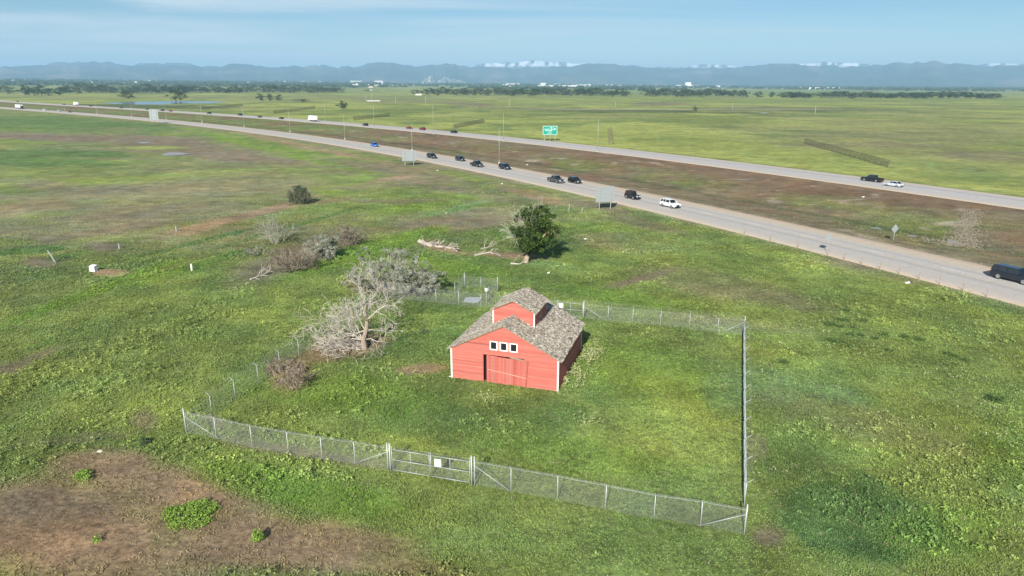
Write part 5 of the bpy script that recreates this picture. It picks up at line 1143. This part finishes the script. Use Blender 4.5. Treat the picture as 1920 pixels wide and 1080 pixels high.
BELT = ([(x, 175.5 + random.uniform(-1, 1), 13, 20) for x in (-30, -8, 12)] + [(x, 179.5 + random.uniform(-1, 1), 14, 19) for x in (62, 76, 90)] + [(x, 176 + random.uniform(-2, 2), 15, 22) for x in (132, 146, 160)] + [(x, 174 + random.uniform(-1, 1), 11, 20) for x in range(172, 232, 11)] +
        [(x, 174.5 + random.uniform(-1.5, 1), 12, 20) for x in range(248, 392, 9)] + [(x, 174 + random.uniform(-1, 1), 11, 18) for x in range(402, 446, 10)] + [(x, 174 + random.uniform(-1, 1), 11, 18) for x in range(452, 496, 9)] + [(x, 173.5 + random.uniform(-1.5, 1.5), 11, 19) for x in range(504, 640, 8)] +
        [(x, 179 + (x - 800) * .006 + random.uniform(-2.5, 1), 12, 18) for x in range(798, 1180, 8)] + [(x, 181.5 + random.uniform(-2, 1), 12, 19) for x in range(1214, 1386, 9)] + [(x, 183.5 + random.uniform(-1, 1), 10, 18) for x in range(1464, 1524, 9)] + [(x, 183.5 + random.uniform(-1, 1), 10, 18) for x in range(1540, 1590, 11)] + [(x, 185 + random.uniform(-1.2, .8), 9.5, 19) for x in range(1600, 1880, 10)])
for x, y, h, w in BELT: far_tree(x + random.uniform(-3, 3), y, h * random.uniform(.75, 1.15), w * random.uniform(1.0, 1.5), 'dark green tree in the tree belts beyond the far field', None, 'trees in the far tree belts')
# the wood further off that reads as one mass
def woods():
    g = np.random.default_rng(17); P = []
    def band(x0, x1, r0, r1, n, keep):
        e0, e1 = elev(x0, 160)[0], elev(x1, 160)[0]; a = g.uniform(e0, e1, n); r = g.uniform(r0, r1, n); X, Y = np.sin(a) * r, np.cos(a) * r
        ok = fbm(X / 420, Y / 420, 23, 3) > keep; P.append(np.stack([X[ok], Y[ok]], 1))
    band(-350, 650, 3300, 6000, 2600, .44); band(-350, 420, 5500, 8000, 1200, .45); band(600, 2300, 3600, 6500, 2600, .46); band(620, 1360, 2400, 3600, 1000, .52); band(400, 2300, 5500, 8300, 2600, .44)
    P = np.concatenate(P); n = len(P); Z = rise(P[:, 0], P[:, 1]); s = g.uniform(4.5, 9, n); r = np.hypot(P[:, 0], P[:, 1]); s = s * (1 + r / 14000)
    u = np.array([(math.cos(a) * math.cos(b), math.sin(a) * math.cos(b), math.sin(b)) for b in (-.3, .45) for a in np.linspace(0, 2 * math.pi, 7)[:-1]] + [(0, 0, 1.0)])
    V = P[:, None, :].repeat(13, 1); V = np.concatenate([V, (Z)[:, None, None].repeat(13, 1)], 2); jit = g.uniform(.65, 1.25, (n, 13, 1))
    V = V + u[None] * jit * np.stack([s * 1.25, s * 1.25, s * .85], 1)[:, None, :] + np.stack([0 * s, 0 * s, s * .6], 1)[:, None, :]
    f = [(k, (k + 1) % 6, 6 + (k + 1) % 6, 6 + k) for k in range(6)] + [(6 + k, 6 + (k + 1) % 6, 12, 12) for k in range(6)]
    F = np.array([q[:3] for q in [(a, b, c) for a, b, c, d in f]] + [(a, c, d) for a, b, c, d in f[:6]]); F = (F[None] + (np.arange(n) * 13)[:, None, None]).reshape(-1, 3)
    base = np.array([(.050, .076, .034), (.040, .062, .030), (.066, .088, .046)])[g.integers(0, 3, n)] * g.uniform(.8, 1.2, (n, 1))
    o = np_mesh('woods', V.reshape(-1, 3), F, M['leaf'], np.repeat(base, 13, 0)); tag(o, 'dark distant woods in bands before the mountains', 'woods', kind='stuff')
woods()

# ------------------------------------------------------------------ far buildings
M['pale_wall'] = simple('pale_building_walls', (.66, .64, .60), .7, var=.15, scale=.02); M['white_roof'] = simple('white_flat_roof', (.80, .80, .78), .7, var=.06, scale=.02); M['tan_wall'] = simple('tan_building_walls', (.42, .37, .32), .8, var=.15, scale=.02)
def tower_mat(nm, wall, glass):
    m, nt, n, l, p = mat_new(nm); t = n.new('ShaderNodeTexCoord'); w = n.new('ShaderNodeTexBrick'); w.offset = 0; w.inputs['Scale'].default_value = 1; w.inputs['Brick Width'].default_value = 5; w.inputs['Row Height'].default_value = 4; w.inputs['Mortar Size'].default_value = .8
    mp = n.new('ShaderNodeMapping'); mp.inputs['Rotation'].default_value = (R(90), 0, 0); l.new(t.outputs['Object'], mp.inputs[0]); l.new(mp.outputs[0], w.inputs['Vector'])
    w.inputs['Color1'].default_value = glass + (1,); w.inputs['Color2'].default_value = tuple(c * .8 for c in glass) + (1,); w.inputs['Mortar'].default_value = wall + (1,); l.new(w.outputs['Color'], p.inputs['Base Color']); p.inputs['Roughness'].default_value = .4; return m
TM = [tower_mat('tower_pale', (.34, .32, .30), (.12, .14, .16)), tower_mat('tower_tan', (.24, .20, .18), (.10, .11, .12)), tower_mat('tower_glass', (.14, .17, .20), (.07, .10, .12))]
random.seed(13)
for i, (x, top, w) in enumerate([(793, 152, 4), (797, 147, 5), (802, 149, 4), (806, 143.5, 6), (810, 143, 5), (814, 150, 5), (824, 151, 6), (829, 148, 5), (834, 144.5, 6), (839, 146, 4), (844, 149.5, 5), (850, 148.5, 5), (856, 151, 6), (861, 150, 5), (866, 152, 6), (871, 153.5, 5)]):
    a, s = elev(x, top); r = 8100 + random.uniform(-250, 250); p = Vector((math.sin(a) * r, math.cos(a) * r, 0)); p.z = float(rise(p.x, p.y)) - 4; h = CAM_H + s * r - p.z; ww = w / FPX * r
    root = empty('skyscraper', p, random.uniform(-.4, .4), 'hazy skyscraper in the downtown cluster before the mountains', 'skyscraper', 'downtown skyscrapers'); m = MB(); m.box(-ww / 2, -ww * .4, 0, ww / 2, ww * .4, h * .94); m.build('tower', TM[i % 3], root)
    m = MB(); m.box(-ww * .3, -ww * .24, h * .94 + .05, ww * .3, ww * .24, h); m.build('roof_plant', M['tan_wall'], root)
def low_building(x, y, wpx, hpx, label, group, tan=False, name='warehouse', cat='building', gable=False):
    p = far_at(x, y) if not isinstance(y, tuple) else Vector((0, 0, 0)); w, h = wpx / FPX * p.length, hpx / FPX * p.length; d = min(w, 60) * .7
    root = empty(name, p, math.atan2(-p.x, p.y) + random.uniform(-.25, .25), label, cat, group); m = MB(); m.box(-w / 2, -d / 2, -6, w / 2, d / 2, h); m.build('wall', M['tan_wall' if tan else 'pale_wall'], root)
    m = MB()
    if gable: m.hexa([(-w / 2 - .5, -d / 2 - .5, h + .02), (w / 2 + .5, -d / 2 - .5, h + .02), (w / 2 + .5, d / 2 + .5, h + .02), (-w / 2 - .5, d / 2 + .5, h + .02)], [(-w * .4, -d * .05, h * 1.7), (w * .4, -d * .05, h * 1.7), (w * .4, d * .05, h * 1.7), (-w * .4, d * .05, h * 1.7)])
    else: m.box(-w / 2 - .4, -d / 2 - .4, h + .02, w / 2 + .4, d / 2 + .4, h * 1.12 + .3)
    m.build('roof', M['white_roof'], root); return root
LB, GB = 'low pale building far off among the trees before the mountains', 'low far buildings'
hor = lambda x: 157 + .0042 * (x - 960)
for i in range(270):
    x = random.choice([random.uniform(640, 960), random.uniform(920, 1350), random.uniform(920, 1350), random.uniform(1350, 1920), random.uniform(0, 640)]); t = random.random()
    y0 = elev(x, 160); yb = {True: 152.5 + (x / 640) * 4, False: 159.2 + (x - 640) * .0035}[x < 640] + random.uniform(-1.6, 1.6)
    low_building(x, yb, random.uniform(3, 11), random.uniform(.9, 2.0), LB, GB, random.random() < .3)
for x, y, w, h, lb in ((1290, 163.3, 10, 7, 'tall white block rising above a row of pale sheds, far right of centre'), (1287, 163.5, 42, 3, 'long bright white shed under the tall white block'), (1337, 164, 22, 2.6, 'bright white shed just right of the tall white block'), (1535, 167.5, 62, 2.6, 'very long white warehouse beyond the far right field'), (962, 160.5, 24, 3, 'bright cream warehouse right of the downtown towers'), (1018, 160.5, 10, 4, 'small bright white building right of the cream warehouse'), (668, 156, 20, 3.5, 'pinkish white building left of the white structure on a mast'), (710, 156.5, 14, 4, 'pale building far behind the white structure on a mast'), (185, 148.5, 16, 2.5, 'long white roofed shed in the far left distance'), (309, 149.5, 12, 2, 'white roofed shed in the far distance above the lake')):
    low_building(x, y, w, h, lb, None)
for i in range(24): low_building(random.uniform(-10, 74), 155.5 + random.uniform(-.9, .7), random.uniform(2, 4), .8, 'small white-roofed house in the far left row of houses', 'far left houses', False, 'house', 'house', True)
# small structure on a mast, and the farm track's posts
c = far_at(697, 190); root = empty('mast_canopy', c, 0, 'small white two-tier structure on a slim mast in the far green field', 'structure'); sc_ = c.length / FPX
m = MB(); m.tube([(0, 0, -1), (0, 0, 25 * sc_)], .22, 8); m.build('mast', M['pole'], root); m = MB(); m.box(-5 * sc_, -2, 23.2 * sc_, 5 * sc_, 2, 24.4 * sc_); m.box(-3 * sc_, -1.5, 24.4 * sc_, 3 * sc_, 1.5, 25.4 * sc_); m.build('upper_tier', M['concrete'], root); m = MB(); m.box(-3 * sc_, -1.5, 18.6 * sc_, 3 * sc_, 1.5, 19.6 * sc_); m.build('lower_tier', M['concrete'], root)
low_building(700, 190.5, 22, 1.4, 'low grey shed at the foot of the slim mast in the far field', None, True, 'shed', 'shed')
low_building(785, 178.6, 11, 1.8, 'small white shed at the left end of the long tree belt', None, False, 'shed', 'shed')
for lb, ft, tp in (('thin pale utility pole left of the slim mast in the far field', (686, 189), 179), ('thin pale utility pole right of the slim mast in the far field', (742, 193), 182), ('thin pale utility pole at the start of the dirt track', (798, 194), 182), ('thin pale utility pole on the dirt track above the green guide sign', (955, 200), 185), ('thin pale utility pole right of the lone tree by the track', (1373, 203), 192), ('thin pale utility pole in the far right field', (1528, 214), 199), ('thin pale utility pole in the far field above the right light pole', (1154, 200), 190)):
    small_post('utility_pole', lb, ft, tp, .22, 0, 'pole', 'utility poles in the far field', 'pole')

# ------------------------------------------------------------------ grass: leaf-sized blades where the cover is lush
def grass():
    g = np.random.default_rng(23); V, C = [], []
    inv = np.array([[BX.x, BX.y], [BY.x, BY.y]])
    for (r0, r1, dens, nb, size, ht) in ((30, 62, 30, 10, .095, .36), (62, 110, 15, 8, .125, .38), (110, 190, 6.5, 6, .18, .40)):
        n = int(dens * (r1 ** 2 - r0 ** 2) * 0.86); az = g.uniform(-.80, .80, n); r = np.sqrt(g.uniform(r0 ** 2, r1 ** 2, n)); kp = g.random(n) < 1 - sstep(125, 190, r); az, r = az[kp], r[kp]; n = len(r); X, Y = np.sin(az) * r, np.cos(az) * r
        c, lush = cover(X, Y); loc = inv @ np.stack([X - BO.x, Y - BO.y]); inside = (loc[0] > -.1) & (loc[0] < W + .1) & (loc[1] > -.1) & (loc[1] < D + .1)
        clump = fbm(X / 1.5, Y / 1.5, 101, 3); clump2 = fbm(X / 5, Y / 5, 103, 3)
        ok = (g.random(n) < np.clip(lush ** 1.6 * 1.3, 0.02, 1) * np.clip(.50 + 1.2 * (clump - .28), .25, 1)) & ~inside; X, Y, c, lush, clump, clump2 = X[ok], Y[ok], c[ok], lush[ok], clump[ok], clump2[ok]; n = len(X)
        Z = ground_z(X, Y); hh = ht * .70 * (.35 + .65 * lush) * (.35 + 1.2 * clump) * (.6 + .8 * clump2); dry = g.random(n) < np.where(lush < .3, .75, .05)
        c = c * g.uniform(.88, 1.2, (n, 1)); c[dry] = c[dry] * .4 + np.array((.26, .22, .14)) * .6
        k = nb; bx = np.repeat(X, k) + g.normal(0, size * .9, n * k); by = np.repeat(Y, k) + g.normal(0, size * .9, n * k); bz = np.repeat(Z, k); H_ = np.repeat(hh, k) * g.uniform(.3, 1.0, n * k)
        a = g.uniform(0, 6.283, n * k); tilt = g.uniform(.55, 1.40, n * k); L = size * g.uniform(.7, 1.3, n * k) * np.repeat(np.where(lush < .3, .55, 1.0), k)
        ax = np.stack([np.cos(a) * np.sin(tilt), np.sin(a) * np.sin(tilt), np.cos(tilt)], 1); sd = np.stack([-np.sin(a), np.cos(a), 0 * a], 1) * (L * .34)[:, None]
        b = np.stack([bx, by, bz + H_ * .55], 1) - ax * (L * .5)[:, None]; t = b + ax * L[:, None]; m_ = b + ax * (L * .55)[:, None]
        V.append(np.stack([b, m_ + sd, t, m_ - sd], 1).reshape(-1, 3)); cc = np.repeat(c, k, 0) * g.uniform(.84, 1.22, (n * k, 1)) * np.array([1.62, 1.72, 1.62]); C.append(np.repeat(cc, 4, 0))
    # taller leafy weeds in drifts
    n = 15000; az = g.uniform(-.72, .72, n); r = np.sqrt(g.uniform(30 ** 2, 120 ** 2, n)); X, Y = np.sin(az) * r, np.cos(az) * r
    c, lush = cover(X, Y); loc = inv @ np.stack([X - BO.x, Y - BO.y]); inside = (loc[0] > -.4) & (loc[0] < W + .4) & (loc[1] > -.4) & (loc[1] < D + .4)
    drift = fbm(X / 7, Y / 7, 111, 4, .6) - .05 + .11 * (X < -3) * (Y < 60); ok = (drift > .56) & (lush > .6) & ~inside; X, Y, c, drift = X[ok], Y[ok], c[ok], drift[ok]
    hh = g.uniform(.18, .34, len(X)) + np.clip(drift - .56, 0, .12) * 2.2; k = 16; N = len(X) * k
    ctr = np.stack([np.repeat(X, k) + g.normal(0, .13, N), np.repeat(Y, k) + g.normal(0, .13, N), np.repeat(ground_z(X, Y), k) + np.repeat(hh, k) * g.uniform(.25, 1, N)], 1)
    lv, lf_, lc = leaf_cloud(ctr, np.full(N, .05), 1, .085, [(1, 1, 1)], 3); V.append(lv); C.append(np.repeat(np.repeat(c * g.uniform(.9, 1.25, (len(c), 1)), k, 0), 4, 0) * lc * 2.1)
    V = np.concatenate(V); C = np.clip(np.concatenate(C), .01, .9); F = np.arange(len(V)).reshape(-1, 4); print('grass quads', len(F))
    o = np_mesh('grass', V, F, M['grass'], C); tag(o, 'green prairie grass and weeds growing all over the field', 'grass', kind='stuff')
grass()
random.seed(41)                                                     # scattered dark weed tufts in the right field
TUFTS = [(330, 55), (345, 60), (375, 40), (400, 45), (430, 70), (380, 70), (340, 125), (355, 130), (375, 128), (420, 100), (458, 105), (470, 45), (520, 118), (555, 104), (415, 150), (640, 110), (690, 115), (700, 122), (815, 180), (845, 190), (885, 205), (150, 210), (405, 5), (990, 360), (1012, 366), (575, 165)]
gt = np.random.default_rng(6); cc_ = np.stack([gt.normal(0, .42, 60), gt.normal(0, .42, 60), gt.uniform(.08, .55, 60)], 1)
V, F, Cc = leaf_cloud(cc_, np.full(60, .12), 6, .085, [(.085, .14, .045), (.10, .165, .05)], 6); tuft0 = np_mesh('weed_tuft', V, F, M['leaf'], Cc)
for i, (x, y) in enumerate(TUFTS):
    o = tuft0 if i == 0 else tuft0.copy()
    if i: COL.objects.link(o)
    o.location = at(1400 + x / 2.16, 580 + y / 2.16 + 3); sv = random.uniform(.40, .80); o.scale = (sv, sv, random.uniform(.5, .8)); o.rotation_euler = (0, 0, random.uniform(0, 6.28)); tag(o, 'dark green weed tuft scattered in the pale field right of the fence', 'weed', 'dark weed tufts in the right field')
def flowers():                                                     # pale yellow-green flowering mustard by the barn's right wall, and specks in the right field
    g = np.random.default_rng(29); c = []
    for (x0, y0, x1, y1, sx, n) in ((1060, 728, 1118, 655, 14, 900), (905, 750, 925, 755, 12, 60), (1090, 800, 1110, 795, 14, 60)):
        for i in range(n):
            t = g.random(); p = at(x0 + (x1 - x0) * t + g.normal(0, sx), y0 + (y1 - y0) * t + g.normal(0, sx * .5)); q = Vector((p.x - BO.x, p.y - BO.y, 0))
            if -0.2 < q.dot(BX) < W + .15 and -0.2 < q.dot(BY) < D + .2: continue
            if fbm(np.array([p.x / 1.1]), np.array([p.y / 1.1]), 7, 3)[0] > .47: c.append((p.x, p.y, g.uniform(.25, .7)))
    for i in range(1500):
        p = at(g.uniform(1410, 1915), g.uniform(600, 900)); 
        if fbm(np.array([p.x / 6 + p.y / 14]), np.array([p.y / 6]), 8, 4)[0] > .60: c.append((p.x, p.y, g.uniform(.2, .45)))
    V, F, Cc = leaf_cloud(c, np.full(len(c), .16), 5, .055, [(.46, .49, .23), (.55, .56, .31), (.38, .44, .17)], 5)
    tag(np_mesh('flowering_weeds', V, F, M['leaf'], Cc), 'pale flowering weeds along the right wall of the barn and in the field', 'weeds', kind='stuff')
flowers()

# ------------------------------------------------------------------ haze
hz = MB(); hz.box(-25000, -2500, -420, 25000, 24500, 585); hm = bpy.data.materials.new('haze'); hm.use_nodes = True; nt = hm.node_tree; nt.nodes.remove(nt.nodes['Principled BSDF'])
pv = nt.nodes.new('ShaderNodeVolumePrincipled'); pv.inputs['Color'].default_value = (.42, .70, 1.0, 1); pv.inputs['Density'].default_value = 1.0e-4; pv.inputs['Anisotropy'].default_value = 0.0
nt.links.new(pv.outputs[0], nt.nodes['Material Output'].inputs['Volume']); ho = hz.build('haze', hm); tag(ho, 'pale blue haze over the plain', 'haze', kind='stuff'); ho.display_type = 'WIRE'
